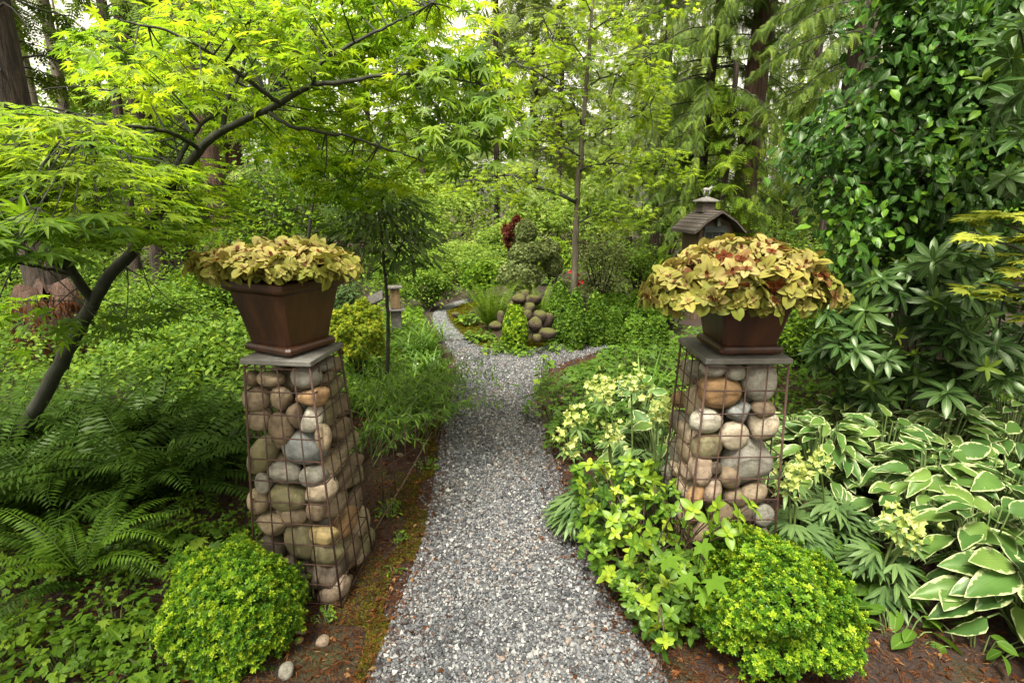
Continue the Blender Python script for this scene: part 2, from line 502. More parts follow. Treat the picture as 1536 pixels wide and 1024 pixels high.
def inst(mb, tp, P, D, N, S, tint):
    P, D, N = np.asarray(P, float), nrm(np.asarray(D, float)), np.asarray(N, float)
    n = len(P)
    if n == 0:
        return
    Z = N - D * np.sum(D * N, 1, keepdims=True)
    bad = np.linalg.norm(Z, axis=1) < 1e-3
    Z[bad] = np.cross(D[bad], arr(1, 0.3, 0.2))
    Z = nrm(Z)
    X = np.cross(D, Z)
    M3 = np.stack([X, D, Z], 1)                       # n,3,3
    S = np.asarray(S, float) * np.ones(n)
    V = np.einsum('kj,njl->nkl', tp['V'], M3) * S[:, None, None] + P[:, None, :]
    k = len(tp['V'])
    A = np.repeat(tp['A'][None], n, 0).copy()
    A[:, :, 2] += (np.asarray(tint) * np.ones(n))[:, None]
    off = (np.arange(n) * k)[:, None, None]
    Q = (tp['Q'][None] + off).reshape(-1, 4) if tp['Q'] is not None else None
    T = (tp['T'][None] + off).reshape(-1, 3) if tp['T'] is not None else None
    mb.add(V.reshape(-1, 3), Q, T, np.clip(A.reshape(-1, 3), -1, 1))


def inst_mix(mb, tpls, P, D, N, S, tint):
    n = len(P)
    S = np.asarray(S, float) * np.ones(n)
    tint = np.asarray(tint, float) * np.ones(n)
    w_ = RNG.integers(0, len(tpls), n)
    for k, tp in enumerate(tpls):
        m = w_ == k
        inst(mb, tp, P[m], D[m], N[m], S[m], tint[m])


def tube(mb, pts, rad, seg=8, cap=True, tint=0.5):
    pts = np.asarray(pts, float)
    n = len(pts)
    rad = np.asarray(rad, float) * np.ones(n)
    tan = nrm(np.gradient(pts, axis=0))
    up = arr(0, 0, 1) if abs(tan[0][2]) < 0.9 else arr(1, 0, 0)
    x = nrm(np.cross(up, tan[0]))
    V = []
    a = np.linspace(0, 2 * PI, seg, endpoint=False)
    for i in range(n):
        x = nrm(x - tan[i] * np.dot(x, tan[i]))
        y = np.cross(tan[i], x)
        V.append(pts[i] + rad[i] * (np.cos(a)[:, None] * x + np.sin(a)[:, None] * y))
    V = np.concatenate(V)
    i, j = np.meshgrid(np.arange(n - 1), np.arange(seg), indexing='ij')
    b0, b1 = i * seg + j, i * seg + (j + 1) % seg
    Q = np.stack([b0, b1, b1 + seg, b0 + seg], -1).reshape(-1, 4)
    T = None
    if cap:
        c0, c1 = len(V), len(V) + 1
        V = np.concatenate([V, pts[:1], pts[-1:]])
        jj = np.arange(seg)
        T = np.concatenate([np.stack([np.full(seg, c0), (jj + 1) % seg, jj], 1),
                            np.stack([np.full(seg, c1), (n - 1) * seg + jj, (n - 1) * seg + (jj + 1) % seg], 1)])
    mb.add(V, Q, T)


def smooth_line(pts, n=24, jit=0.0):
    pts = np.asarray(pts, float)
    d = np.concatenate([[0], np.cumsum(np.linalg.norm(np.diff(pts[:, :3], axis=0), axis=1))])
    s = np.linspace(0, d[-1], n)
    k = len(pts)
    out = np.zeros((n, pts.shape[1]))
    for q in range(n):
        i = min(max(np.searchsorted(d, s[q]) - 1, 0), k - 2)
        t = (s[q] - d[i]) / max(d[i + 1] - d[i], 1e-9)
        p0, p1, p2, p3 = pts[max(i - 1, 0)], pts[i], pts[i + 1], pts[min(i + 2, k - 1)]
        out[q] = 0.5 * ((2 * p1) + (p2 - p0) * t + (2 * p0 - 5 * p1 + 4 * p2 - p3) * t * t + (3 * p1 - p0 - 3 * p2 + p3) * t ** 3)
    if jit:
        out[1:-1, :3] += RNG.normal(0, jit, (n - 2, 3))
    return out


def box(mb, c, size, rot=0.0, bev=0.0, top=None):
    """bevel-edged box; top = (sx,sy) scale of the upper face; rot about z"""
    sx, sy, sz = size[0] / 2, size[1] / 2, size[2] / 2
    tx, ty = top or (1, 1)
    b = min(bev, sx * 0.9, sy * 0.9, sz * 0.9)
    cr, sr = math.cos(rot), math.sin(rot)

    def ring(hx, hy, z, bb):
        p = [(-hx + bb, -hy), (hx - bb, -hy), (hx, -hy + bb), (hx, hy - bb), (hx - bb, hy), (-hx + bb, hy), (-hx, hy - bb), (-hx, -hy + bb)]
        return [(x * cr - y * sr + c[0], x * sr + y * cr + c[1], z + c[2]) for x, y in p]
    bb = max(b, 1e-4)
    rings = [ring(sx - bb, sy - bb, -sz, bb * 0.5), ring(sx, sy, -sz + bb, bb), ring(sx * tx, sy * ty, sz - bb, bb), ring(sx * tx - bb, sy * ty - bb, sz, bb * 0.5)]
    V = [p for r in rings for p in r]
    Q = []
    for k in range(3):
        for j in range(8):
            a, b2 = k * 8 + j, k * 8 + (j + 1) % 8
            Q.append((a, b2, b2 + 8, a + 8))
    T = []
    for base, flip in ((0, True), (24, False)):
        for j in range(1, 7):
            f = (base, base + j, base + j + 1)
            T.append(f[::-1] if flip else f)
    mb.add(V, Q, T)


def rand_dirs(n, up=0.0):
    d = RNG.normal(0, 1, (n, 3))
    d[:, 2] += up
    return nrm(d)


# ---------------------------------------------------------------- the ground and the gravel path
LEFT_PX = [(545, 1024), (600, 905), (640, 790), (655, 690), (667, 610), (690, 552), (668, 512), (648, 482), (650, 464), (690, 449), (735, 441)]
RIGHT_PX = [(1015, 1024), (935, 930), (882, 830), (842, 720), (815, 640), (800, 585), (822, 552), (868, 536), (915, 523), (960, 514)]
ISLAND_PX = [(900, 503), (860, 512), (800, 522), (750, 527), (716, 517), (692, 497), (678, 480), (674, 467), (697, 456), (738, 447)]
pl = [G(*p)[:2] for p in LEFT_PX]
pr = [G(*p)[:2] for p in RIGHT_PX]
isl = [G(*p)[:2] for p in ISLAND_PX]
dl = pl[0] - pl[1]
drr = pr[0] - pr[1]
outline = [np.array((-0.62, -0.6))] + pl + isl[::-1] + pr[::-1] + [np.array((0.85, -0.6))]


def smooth_poly(P, it=2):
    P = np.array(P)
    for _ in range(it):
        Q_ = np.roll(P, -1, 0)
        P = np.stack([0.75 * P + 0.25 * Q_, 0.25 * P + 0.75 * Q_], 1).reshape(-1, 2)
    return P


PATH = smooth_poly(outline)


def path_dist(x, y):
    """signed distance to the path outline, negative on the path"""
    x, y = np.asarray(x, float), np.asarray(y, float)
    p = np.stack([x.ravel(), y.ravel()], 1)
    a, b = PATH, np.roll(PATH, -1, 0)
    best = np.full(len(p), 1e9)
    inside = np.zeros(len(p), bool)
    for s, e in zip(a, b):
        ab = e - s
        t = np.clip(((p - s) @ ab) / max(ab @ ab, 1e-12), 0, 1)
        best = np.minimum(best, np.linalg.norm(p - s - t[:, None] * ab, axis=1))
        cond = (s[1] > p[:, 1]) != (e[1] > p[:, 1])
        with np.errstate(divide='ignore', invalid='ignore'):
            xc = (e[0] - s[0]) * (p[:, 1] - s[1]) / (e[1] - s[1] + 1e-15) + s[0]
        inside ^= cond & (p[:, 0] < xc)
    return np.where(inside, -best, best).reshape(x.shape)


def gz(x, y):
    x, y = np.asarray(x, float), np.asarray(y, float)
    d = path_dist(x, y)
    s = np.clip(d / 0.45, 0, 1)
    s = s * s * (3 - 2 * s)
    n_ = 0.025 * np.sin(x * 3.1 + 1.3) * np.cos(y * 2.7) + 0.015 * np.sin(x * 7.3 + y * 5.9)
    return np.where(d < 0, -0.015, -0.012 + s * (0.045 + n_))


def gz1(x, y):
    return float(gz(np.array([x]), np.array([y]))[0])


def ax(lo, hi, core0, core1, fine, coarse):
    return np.unique(np.concatenate([np.arange(core0, core1, fine), core1 + (hi - core1) * np.linspace(0, 1, coarse) ** 2, core0 - (core0 - lo) * np.linspace(0, 1, coarse) ** 2]))


gx, gy = ax(-160, 160, -4, 4, 0.07, 30), ax(-40, 220, 0.3, 9, 0.07, 40)
X, Y = np.meshgrid(gx, gy, indexing='ij')
Z = gz(X, Y)
mb = MB()
i, j = np.meshgrid(np.arange(len(gx) - 1), np.arange(len(gy) - 1), indexing='ij')
k = i * len(gy) + j
mb.add(np.stack([X, Y, Z], -1).reshape(-1, 3), np.stack([k, k + len(gy), k + len(gy) + 1, k + 1], -1).reshape(-1, 4))
m, t = new_mat('forest_soil')
tc = node(t, 'ShaderNodeTexCoord')
n1 = noise(t, 2.2, 6, tc.outputs['Object'], 0.65)
n2 = noise(t, 90, 4, tc.outputs['Object'], 0.7)
n3 = noise(t, 1.3, 5, tc.outputs['Object'], 0.6)
c = ramp(t, n2, [(0.3, (0.008, 0.005, 0.003)), (0.5, (0.022, 0.011, 0.006)), (0.64, (0.045, 0.019, 0.009)), (0.8, (0.075, 0.042, 0.022))])
mo = ramp(t, n2, [(0.3, (0.012, 0.013, 0.003)), (0.7, (0.05, 0.05, 0.008))])
c = mixc(t, mathn(t, 'MULTIPLY_ADD', n1, 7.0, -3.6, clamp=True), c, mo)
b = node(t, 'ShaderNodeBsdfPrincipled')
b.inputs['Roughness'].default_value = 0.95
lk(t, c, b.inputs['Base Color'])
bp = node(t, 'ShaderNodeBump')
bp.inputs['Strength'].default_value = 0.9
bp.inputs['Distance'].default_value = 0.02
lk(t, n2, bp.inputs['Height'])
lk(t, bp.outputs[0], b.inputs['Normal'])
lk(t, b.outputs[0], node(t, 'ShaderNodeOutputMaterial').inputs[0])
thing('ground', mb, m, (0, 0, 0), 'dark forest soil with red needle litter and moss', None, kind='structure')

mb = MB()
tri = tessellate_polygon([[Vector((p[0], p[1], 0)) for p in PATH]])
tri = [tuple(q) for q in tri]
# orient upward
VV = np.c_[PATH, np.full(len(PATH), -0.004)]
TT = []
for q in tri:
    a, b_, c_ = VV[q[0]], VV[q[1]], VV[q[2]]
    TT.append(q if np.cross(b_ - a, c_ - a)[2] > 0 else q[::-1])
mb.add(VV, None, TT)
m, t = new_mat('crushed_gravel')
tc = node(t, 'ShaderNodeTexCoord')
vo = node(t, 'ShaderNodeTexVoronoi')
vo.inputs['Scale'].default_value = 75
lk(t, tc.outputs['Object'], vo.inputs['Vector'])
sp = node(t, 'ShaderNodeSeparateColor')
lk(t, vo.outputs['Color'], sp.inputs[0])
c = ramp(t, sp.outputs[0], [(0, (0.024, 0.024, 0.026)), (0.45, (0.067, 0.070, 0.072)), (0.8, (0.143, 0.145, 0.148)), (1, (0.286, 0.281, 0.269))])
nn = noise(t, 2.5, 4, tc.outputs['Object'])
c = mixc(t, 1.0, c, ramp(t, nn, [(0.3, (0.75, 0.75, 0.75)), (0.7, (1.15, 1.14, 1.12))]), 'MULTIPLY')
b = node(t, 'ShaderNodeBsdfPrincipled')
b.inputs['Roughness'].default_value = 0.85
lk(t, c, b.inputs['Base Color'])
bp = node(t, 'ShaderNodeBump')
bp.inputs['Strength'].default_value = 1.0
bp.inputs['Distance'].default_value = 0.01
bp.invert = True
lk(t, vo.outputs['Distance'], bp.inputs['Height'])
lk(t, bp.outputs[0], b.inputs['Normal'])
lk(t, b.outputs[0], node(t, 'ShaderNodeOutputMaterial').inputs[0])
thing('gravel_path', mb, m, (0, 0, 0), 'grey crushed gravel path winding to a fork', None, kind='structure', smooth=False)


# loose chips on the path
def chip_tpl():
    V = np.array([(1, 0, 0), (-1, 0, 0), (0, 1, 0), (0, -1, 0), (0, 0, 1), (0, 0, -1)], float)
    V *= RNG.uniform(0.65, 1.15, (6, 3))
    V += RNG.normal(0, 0.16, (6, 3))
    T = [(0, 2, 4), (2, 1, 4), (1, 3, 4), (3, 0, 4), (2, 0, 5), (1, 2, 5), (3, 1, 5), (0, 3, 5)]
    return dict(V=V, Q=None, T=np.array(T), A=np.zeros((6, 3)))


def ray_mat_stone(name, stops, rough=0.8):
    m, t = new_mat(name)
    at = node(t, 'ShaderNodeAttribute', attribute_name='leaf')
    sp = node(t, 'ShaderNodeSeparateXYZ')
    lk(t, at.outputs['Vector'], sp.inputs[0])
    c = ramp(t, sp.outputs[2], stops)
    tc = node(t, 'ShaderNodeTexCoord')
    c = mixc(t, 1.0, c, ramp(t, noise(t, 160, 3, tc.outputs['Object']), [(0.3, (0.7, 0.7, 0.7)), (0.7, (1.2, 1.2, 1.2))]), 'MULTIPLY')
    b = node(t, 'ShaderNodeBsdfPrincipled')
    b.inputs['Roughness'].default_value = rough
    lk(t, c, b.inputs['Base Color'])
    lk(t, b.outputs[0], node(t, 'ShaderNodeOutputMaterial').inputs[0])
    return m


M['chip'] = ray_mat_stone('gravel_chip', [(0, (0.024, 0.024, 0.026)), (0.3, (0.059, 0.061, 0.065)), (0.6, (0.109, 0.112, 0.116)), (0.85, (0.210, 0.210, 0.206)), (0.93, (0.353, 0.344, 0.319)), (0.975, (0.15, 0.115, 0.09)), (1, (0.19, 0.14, 0.11))])
chips = [chip_tpl() for _ in range(6)]
n_ = 150000
yy = 1.0 + 5.5 * RNG.random(n_) ** 1.5
xx = RNG.uniform(-1.3, 1.3, n_)
d = path_dist(xx, yy)
keep = (d < RNG.normal(0.0, 0.035, n_)) & (np.abs(xx) < 0.35 + yy * 0.5)
xx, yy, d = xx[keep], yy[keep], d[keep]
n_ = len(xx)
S = np.clip(RNG.lognormal(math.log(0.0060), 0.42, n_), 0.0028, 0.019)
P = np.c_[xx, yy, np.where(d < 0, 0.0, gz(xx, yy)) + S * 0.35 * RNG.random(n_)]
mb = MB()
wear = 0.5 * np.sin(xx * 5.1 + 1.2 * np.sin(yy * 2.3)) * np.cos(yy * 3.7 + xx * 2.0) + 0.5 * np.sin(yy * 7.9 - xx * 6.3 + 2.0)
tnt = np.clip(RNG.random(n_) + 0.10 * wear - 0.02 + 0.08 * np.exp(-((xx + 0.03) / 0.16) ** 2), 0, 1)
inst_mix(mb, chips, P, rand_dirs(n_) * (1, 1, 0.35), rand_dirs(n_, 1.2), S, tnt)
thing('loose_gravel', mb, M['chip'], (0, 0, 0), 'loose grey gravel chips covering the path', 'gravel', kind='stuff', smooth=False)
print('chips', n_)

# red-brown needle litter along the path edges and in the beds
need = tpl_kite(0.09, 0.02, 0.5, 0.08)
flake = tpl_ovate(0.55, 2, 0.2, 0.3)
n_ = 260000
yy = 0.9 + 5.0 * RNG.random(n_) ** 1.6
xx = RNG.uniform(-3.0, 3.0, n_)
d = path_dist(xx, yy)
keep = (d > RNG.exponential(0.07, n_) * -1 - 0.35 * (RNG.random(n_) < 0.03)) & (np.abs(xx) < 0.5 + yy * 1.0) & ((d < 0.7) | (RNG.random(n_) < 0.6))
xx, yy = xx[keep], yy[keep]
n_ = len(xx)
P = np.c_[xx, yy, np.maximum(gz(xx, yy), 0) + RNG.random(n_) * 0.012 + 0.002]
mb = MB()
D_ = rand_dirs(n_)
D_[:, 2] *= 0.15
big = RNG.random(n_) < 0.07
inst(mb, need, P[~big], D_[~big], rand_dirs((~big).sum(), 2), RNG.uniform(0.015, 0.04, (~big).sum()), RNG.random((~big).sum()) * 0.9)
inst(mb, flake, P[big], D_[big], rand_dirs(big.sum(), 2), RNG.uniform(0.012, 0.036, big.sum()), RNG.random(big.sum()))
thing('needle_litter', mb, M['brown_leaf'], (0, 0, 0), 'reddish fallen needles and bits of bark on the soil', 'litter', kind='stuff')

# moss along the edge of the island and the left verge
tuft = combine([(tpl_kite(0.35, 0.05, 0.5, 0.1), (math.cos(a), math.sin(a), 0.9), (0, 0, 1), 1, (0, 0, 0), 0) for a in np.linspace(0, 2 * PI, 5, endpoint=False)])
tx_, ty_ = [], []
for _ in range(40000):
    if RNG.random() < 0.48:
        q = RNG.random() * (len(isl) - 1)
        p = isl[int(q)] * (1 - q % 1) + isl[int(q) + 1] * (q % 1)
        c0 = np.array(G(790, 480)[:2])
        dd = nrm(c0 - p)
        p = p + dd * abs(RNG.normal(0, 0.16)) + RNG.normal(0, 0.03, 2)
    else:
        q = RNG.random() * 4.5
        p = pl[int(q)] * (1 - q % 1) + pl[int(q) + 1] * (q % 1)
        p = p + np.array((-abs(RNG.normal(0, 0.15)), RNG.normal(0, 0.05)))
        if math.sin(p[0] * 11) * math.cos(p[1] * 7.7) < -0.1:
            continue
    tx_.append(p[0]); ty_.append(p[1])
tx_, ty_ = np.array(tx_), np.array(ty_)
n_ = len(tx_)
mb = MB()
far = np.clip(ty_ / 5, 0.5, 1.6)
inst(mb, tuft, np.c_[tx_, ty_, np.maximum(gz(tx_, ty_), 0)], rand_dirs(n_) * (1, 1, 0.1), rand_dirs(n_, 3), RNG.uniform(0.007, 0.015, n_) * far, RNG.random(n_))
thing('moss', mb, M['moss'], (0, 0, 0), 'yellow green moss fringe along the edges of the gravel', 'moss', kind='stuff')


# ---------------------------------------------------------------- gabion pillars
def ico(sub=3):
    import bmesh
    bm = bmesh.new()
    bmesh.ops.create_icosphere(bm, subdivisions=sub, radius=1)
    V = np.array([v.co[:] for v in bm.verts])
    T = np.array([[v.index for v in f.verts] for f in bm.faces])
    bm.free()
    return V, T


ICO_V, ICO_T = ico(3)


def stone_mesh(seed, rough=0.10, mat=None, flat=0.0):
    r = np.random.default_rng(seed)
    V = ICO_V.copy()
    p = r.uniform(1.6, 3.0)
    # superellipsoid-ish rounding plus lumps
    e = r.uniform(2.0, 2.45)
    l = (np.abs(V) ** e).sum(1) ** (1 / e)
    V = V / l[:, None]
    for k in range(5):
        ax_ = nrm(r.normal(0, 1, 3))
        V = V * (1 + rough * r.normal(0, 0.7) * np.sin(p * (V @ ax_) + r.uniform(0, 6)))[:, None]
    for k in range(2):                                  # worn flats
        ax_ = nrm(r.normal(0, 1, 3))
        h = V @ ax_
        lim = r.uniform(0.78, 0.95)
        V = V - np.where(h > lim, (h - lim) * 0.75, 0)[:, None] * ax_
    V = V / np.abs(V).max(0)
    mb = MB()
    mb.add(V, None, ICO_T)
    return mb.mesh('stone', mat or M['stone'])


STONES = [stone_mesh(100 + k) for k in range(9)]
SCOL = {
    'tan': (0.20, 0.155, 0.10), 'ochre': (0.20, 0.118, 0.052), 'grey': (0.175, 0.165, 0.14), 'blue grey': (0.155, 0.165, 0.165),
    'brown': (0.125, 0.09, 0.055), 'olive': (0.125, 0.11, 0.055), 'white': (0.32, 0.30, 0.25), 'pale': (0.28, 0.225, 0.16),
    'pink': (0.22, 0.165, 0.12), 'dark': (0.07, 0.052, 0.035), 'yellow': (0.21, 0.16, 0.07), 'cream': (0.31, 0.265, 0.20),
}
ORD = ['top', 'second', 'third', 'fourth', 'fifth', 'sixth', 'seventh', 'eighth', 'ninth', 'tenth', 'eleventh', 'twelfth']


class Pillar:
    """tapered square cage: corners front_left.. given at base and top"""

    def __init__(self, ctr_b, half_b, ctr_t, half_t, rot, h, rot_b=None):
        rb = rot if rot_b is None else rot_b
        self.h = h
        self.B = [np.array((ctr_b[0] + half_b * (sx * math.cos(rb) - sy * math.sin(rb)), ctr_b[1] + half_b * (sx * math.sin(rb) + sy * math.cos(rb)), 0.0)) for sx, sy in ((-1, -1), (1, -1), (1, 1), (-1, 1))]
        self.T = [np.array((ctr_t[0] + half_t * (sx * math.cos(rot) - sy * math.sin(rot)), ctr_t[1] + half_t * (sx * math.sin(rot) + sy * math.cos(rot)), h)) for sx, sy in ((-1, -1), (1, -1), (1, 1), (-1, 1))]
        self.ctr_b, self.ctr_t, self.rot, self.half_b, self.half_t = np.array((*ctr_b, 0)), np.array((*ctr_t, h)), rot, half_b, half_t

    def at(self, k, s, t):
        """point on face k (corner k to k+1) at fraction s across and t up"""
        k2 = (k + 1) % 4
        b = self.B[k] * (1 - s) + self.B[k2] * s
        tp = self.T[k] * (1 - s) + self.T[k2] * s
        return b * (1 - t) + tp * t

    def plane(self, k):
        p, a, u = self.B[k], nrm(self.B[(k + 1) % 4] - self.B[k]), nrm(self.T[k] - self.B[k])
        n = nrm(np.cross(a, u))
        if np.dot(n, self.ctr_b - p) > 0:
            n = -n
        return p, a, nrm(np.cross(n, a)), n

    def build(self, name, label, cols, rows):
        r = root(name, label, 'stone pillar', (self.ctr_b[0], self.ctr_b[1], 0), 'pair of gabion pillars flanking the gravel path')
        mesh_ = MB()
        for k in range(4):
            for c in range(1, cols):
                s = c / cols
                tube(mesh_, [self.at(k, s, -0.03), self.at(k, s, 0.5), self.at(k, s, 0.995)], 0.0028, 6)
            for q in range(rows + 1):
                tt = 0.02 + 0.965 * q / rows + RNG.normal(0, 0.001)
                tube(mesh_, [self.at(k, -0.01, tt), self.at(k, 0.5, tt), self.at(k, 1.01, tt)], 0.0028, 6)
        part('wire_mesh', mesh_, M['rust'], r)
        for k in range(4):
            cp = MB()
            tube(cp, [self.at(k, 0, -0.04), self.at(k, 0, 0.5), self.at(k, 0, 0.995)], 0.0048, 8)
            part('corner_rod', cp, M['rust'], r)
        sl_ = MB()
        box(sl_, (self.ctr_t[0], self.ctr_t[1], self.h + 0.0105), (self.half_t * 2 + 0.022, self.half_t * 2 + 0.022, 0.022), self.rot, 0.003)
        part('cap_slab', sl_, M['slab'], r, False)
        return r


def ray_plane(px, py, p, n):
    o_ = np.array((0, 0, CAMH))
    d_ = W(px, py, 1.0) - o_
    t_ = np.dot(p - o_, n) / np.dot(d_, n)
    return o_ + d_ * t_, t_ * np.linalg.norm(d_)


def lay_stones(P_, face, rows, zx, zy, side, facename, group):
    """rows of (cx,cy,rx,ry,tilt,colour) in zoomed photograph pixels; zx/zy map them to photograph pixels"""
    p0, a, u, n = P_.plane(face)
    sc = zx(1) - zx(0)
    for ri, row in enumerate(rows):
        row = sorted(row, key=lambda q: q[0])
        for ci, (cx, cy_, rx, ry, tilt, col) in enumerate(row):
            px, py = zx(cx), zy(cy_)
            pin = p0 - n * 0.045
            hit, dist = ray_plane(px, py, pin, n)
            h0, _ = ray_plane(px - rx * sc, py, pin, n)
            h1, _ = ray_plane(px + rx * sc, py, pin, n)
            ra = min(np.linalg.norm(h1 - h0) / 2, 0.115)
            rb = ry * sc * dist / FPX * 1.06
            rd = min(0.8 * min(ra, rb) + 0.012, 0.075)
            ra, rb = ra * 1.0, rb * 0.98
            c = hit + n * (0.045 - 0.006 - rd)
            s = link('river_stone', STONES[RNG.integers(0, len(STONES))], c)
            ang = math.radians(tilt)
            ax1 = a * math.cos(ang) - u * math.sin(ang)
            ax2 = a * math.sin(ang) + u * math.cos(ang)
            Rm = Matrix((ax1, ax2, n)).transposed()
            if RNG.random() < 0.5:
                Rm = Rm @ Matrix.Rotation(PI, 3, 'Z')
            s.rotation_euler = Rm.to_euler()
            s.scale = (ra, rb, rd)
            j_ = RNG.uniform(0.88, 1.12)
            s.color = (*[min(v * j_ * 1.05, 0.9) for v in SCOL[col]], 1)
            m_ = len(row)
            pos = 'only stone' if m_ == 1 else ('leftmost' if ci == 0 else ('rightmost' if ci == m_ - 1 else ORD[ci] + ' from left'))
            shape = 'round' if 0.8 < ra / rb < 1.25 else ('flat oval' if ra > rb else 'upright oval')
            colw = {'white': 'off-white', 'pale': 'pale tan', 'dark': 'dark brown', 'yellow': 'yellow tan'}.get(col, col)
            tagset(s, f'{shape} {colw} stone, {pos} in the {ORD[ri]} course, {side} gabion\'s {facename} face', 'stone', group)


LP = Pillar((-0.905, 2.12), 0.192, (-0.885, 2.075), 0.133, math.radians(-7), 1.09, math.radians(-5))
LP.build('gabion_pillar', 'tapered wire cage pillar of brown stones left of the path', 4, 11)
zx, zy = (lambda v: v / 2.382 + 330), (lambda v: v / 2.382 + 500)
lay_stones(LP, 0, [
    [(115, 157, 28, 28, 0, 'brown'), (180, 160, 52, 28, 0, 'tan'), (300, 155, 55, 44, 0, 'grey')],
    [(130, 235, 46, 44, 0, 'tan'), (217, 235, 42, 44, 15, 'tan'), (330, 228, 60, 38, -8, 'ochre')],
    [(140, 308, 46, 42, 0, 'tan'), (270, 288, 27, 50, 0, 'brown'), (326, 312, 38, 52, 14, 'white')],
    [(215, 335, 50, 54, 0, 'brown'), (370, 365, 32, 48, 0, 'tan')],
    [(150, 440, 46, 80, 24, 'olive'), (290, 417, 80, 64, 6, 'blue grey')],
    [(162, 528, 30, 36, 0, 'grey'), (228, 497, 62, 40, 0, 'grey'), (328, 512, 52, 38, -10, 'grey')],
    [(138, 600, 34, 40, 0, 'tan'), (235, 590, 76, 52, 6, 'olive'), (352, 557, 60, 40, -8, 'pale')],
    [(185, 682, 56, 44, 22, 'tan'), (268, 652, 46, 36, 0, 'brown'), (345, 630, 36, 40, 0, 'brown')],
    [(178, 775, 47, 48, 0, 'dark'), (282, 742, 58, 70, 0, 'olive'), (370, 727, 58, 37, -5, 'yellow')],
    [(165, 860, 46, 44, 0, 'dark'), (245, 835, 34, 36, 0, 'dark'), (375, 792, 62, 50, 0, 'olive')],
    [(175, 945, 50, 42, 0, 'brown'), (275, 915, 50, 48, 0, 'olive'), (360, 872, 40, 46, 0, 'dark'), (402, 930, 46, 60, 34, 'pink')],
], zx, zy, 'left', 'front', 'river stones packed in the left gabion pillar')
lay_stones(LP, 1, [
    [(368, 112, 30, 27, 0, 'grey'), (408, 115, 25, 28, 0, 'brown')],
    [(372, 160, 22, 28, 0, 'brown'), (408, 185, 34, 32, 0, 'olive')],
    [(388, 282, 30, 45, 0, 'olive'), (428, 260, 30, 40, 0, 'brown')],
    [(432, 337, 32, 42, 0, 'brown'), (460, 388, 25, 28, 0, 'olive')],
    [(402, 465, 40, 38, 0, 'tan'), (432, 415, 40, 18, 0, 'tan'), (472, 465, 28, 26, 0, 'brown')],
    [(437, 520, 32, 30, 0, 'brown'), (482, 512, 24, 34, 0, 'olive')],
    [(418, 605, 48, 45, 0, 'tan'), (487, 590, 25, 46, 0, 'brown')],
    [(452, 670, 38, 38, -10, 'ochre'), (507, 680, 40, 45, 0, 'tan')],
    [(470, 770, 28, 58, 10, 'brown'), (522, 745, 28, 38, 0, 'olive')],
    [(432, 838, 40, 50, 0, 'dark'), (500, 805, 27, 26, 0, 'pink'), (540, 800, 20, 36, 0, 'olive')],
    [(445, 905, 26, 34, 0, 'brown'), (486, 862, 30, 38, 0, 'brown'), (530, 850, 26, 28, 0, 'dark')],
], zx, zy, 'left', 'path-side', 'river stones packed in the left gabion pillar')

RP = Pillar((0.932, 2.155), 0.196, (0.910, 2.12), 0.158, math.radians(1), 1.09)
RP.build('gabion_pillar', 'tapered wire cage pillar of pale stones right of the path', 4, 11)
zx, zy = (lambda v: v / 3.2 + 780), (lambda v: v / 3.2 + 480)
lay_stones(RP, 0, [
    [(925, 228, 66, 42, 0, 'grey'), (1030, 250, 56, 42, 0, 'grey'), (1160, 300, 92, 105, 0, 'grey')],
    [(965, 345, 112, 88, 4, 'ochre')],
    [(1050, 440, 60, 50, 0, 'blue grey'), (1165, 425, 60, 42, 0, 'brown')],
    [(908, 490, 86, 62, 0, 'white'), (1170, 512, 72, 72, 0, 'cream')],
    [(1036, 552, 80, 66, 0, 'cream')],
    [(910, 617, 80, 68, 6, 'olive'), (1098, 690, 126, 108, 0, 'grey')],
    [(865, 715, 58, 74, 0, 'pink'), (1000, 755, 58, 52, 10, 'brown'), (935, 700, 34, 30, 0, 'dark')],
    [(915, 812, 50, 62, 0, 'pink'), (1130, 832, 68, 46, 0, 'tan'), (1030, 850, 52, 46, 0, 'brown')],
    [(835, 870, 46, 110, 0, 'ochre'), (965, 930, 70, 60, 0, 'brown'), (1155, 930, 60, 48, 0, 'grey'), (1070, 925, 48, 48, 0, 'dark')],
    [(880, 1030, 56, 60, 0, 'brown'), (970, 1050, 48, 56, 0, 'dark'), (1065, 1050, 52, 46, 0, 'tan'), (1145, 1030, 50, 56, 0, 'dark')],
    [(860, 1140, 56, 56, 0, 'tan'), (960, 1150, 56, 52, 0, 'brown'), (1060, 1150, 56, 56, 0, 'olive'), (1140, 1130, 46, 48, 0, 'dark')],
], zx, zy, 'right', 'front', 'river stones packed in the right gabion pillar')
lay_stones(RP, 3, [
    [(808, 250, 26, 58, 0, 'cream'), (846, 230, 26, 50, 0, 'grey')],
    [(768, 382, 16, 38, 0, 'ochre'), (822, 385, 48, 80, 0, 'pale')],
    [(768, 495, 36, 56, 0, 'grey'), (802, 540, 34, 45, 0, 'pale')],
    [(746, 620, 28, 66, 0, 'grey'), (795, 625, 36, 60, 0, 'tan')],
    [(755, 712, 26, 32, 0, 'pale'), (720, 730, 18, 34, 0, 'grey'), (800, 715, 32, 46, 0, 'pink')],
    [(742, 810, 30, 54, 0, 'grey'), (790, 800, 30, 56, 0, 'pale')],
    [(735, 920, 34, 56, 0, 'brown'), (785, 920, 32, 60, 0, 'tan')],
    [(730, 1030, 36, 58, 0, 'grey'), (785, 1035, 36, 58, 0, 'brown')],
], zx, zy, 'right', 'path-side', 'river stones packed in the right gabion pillar')
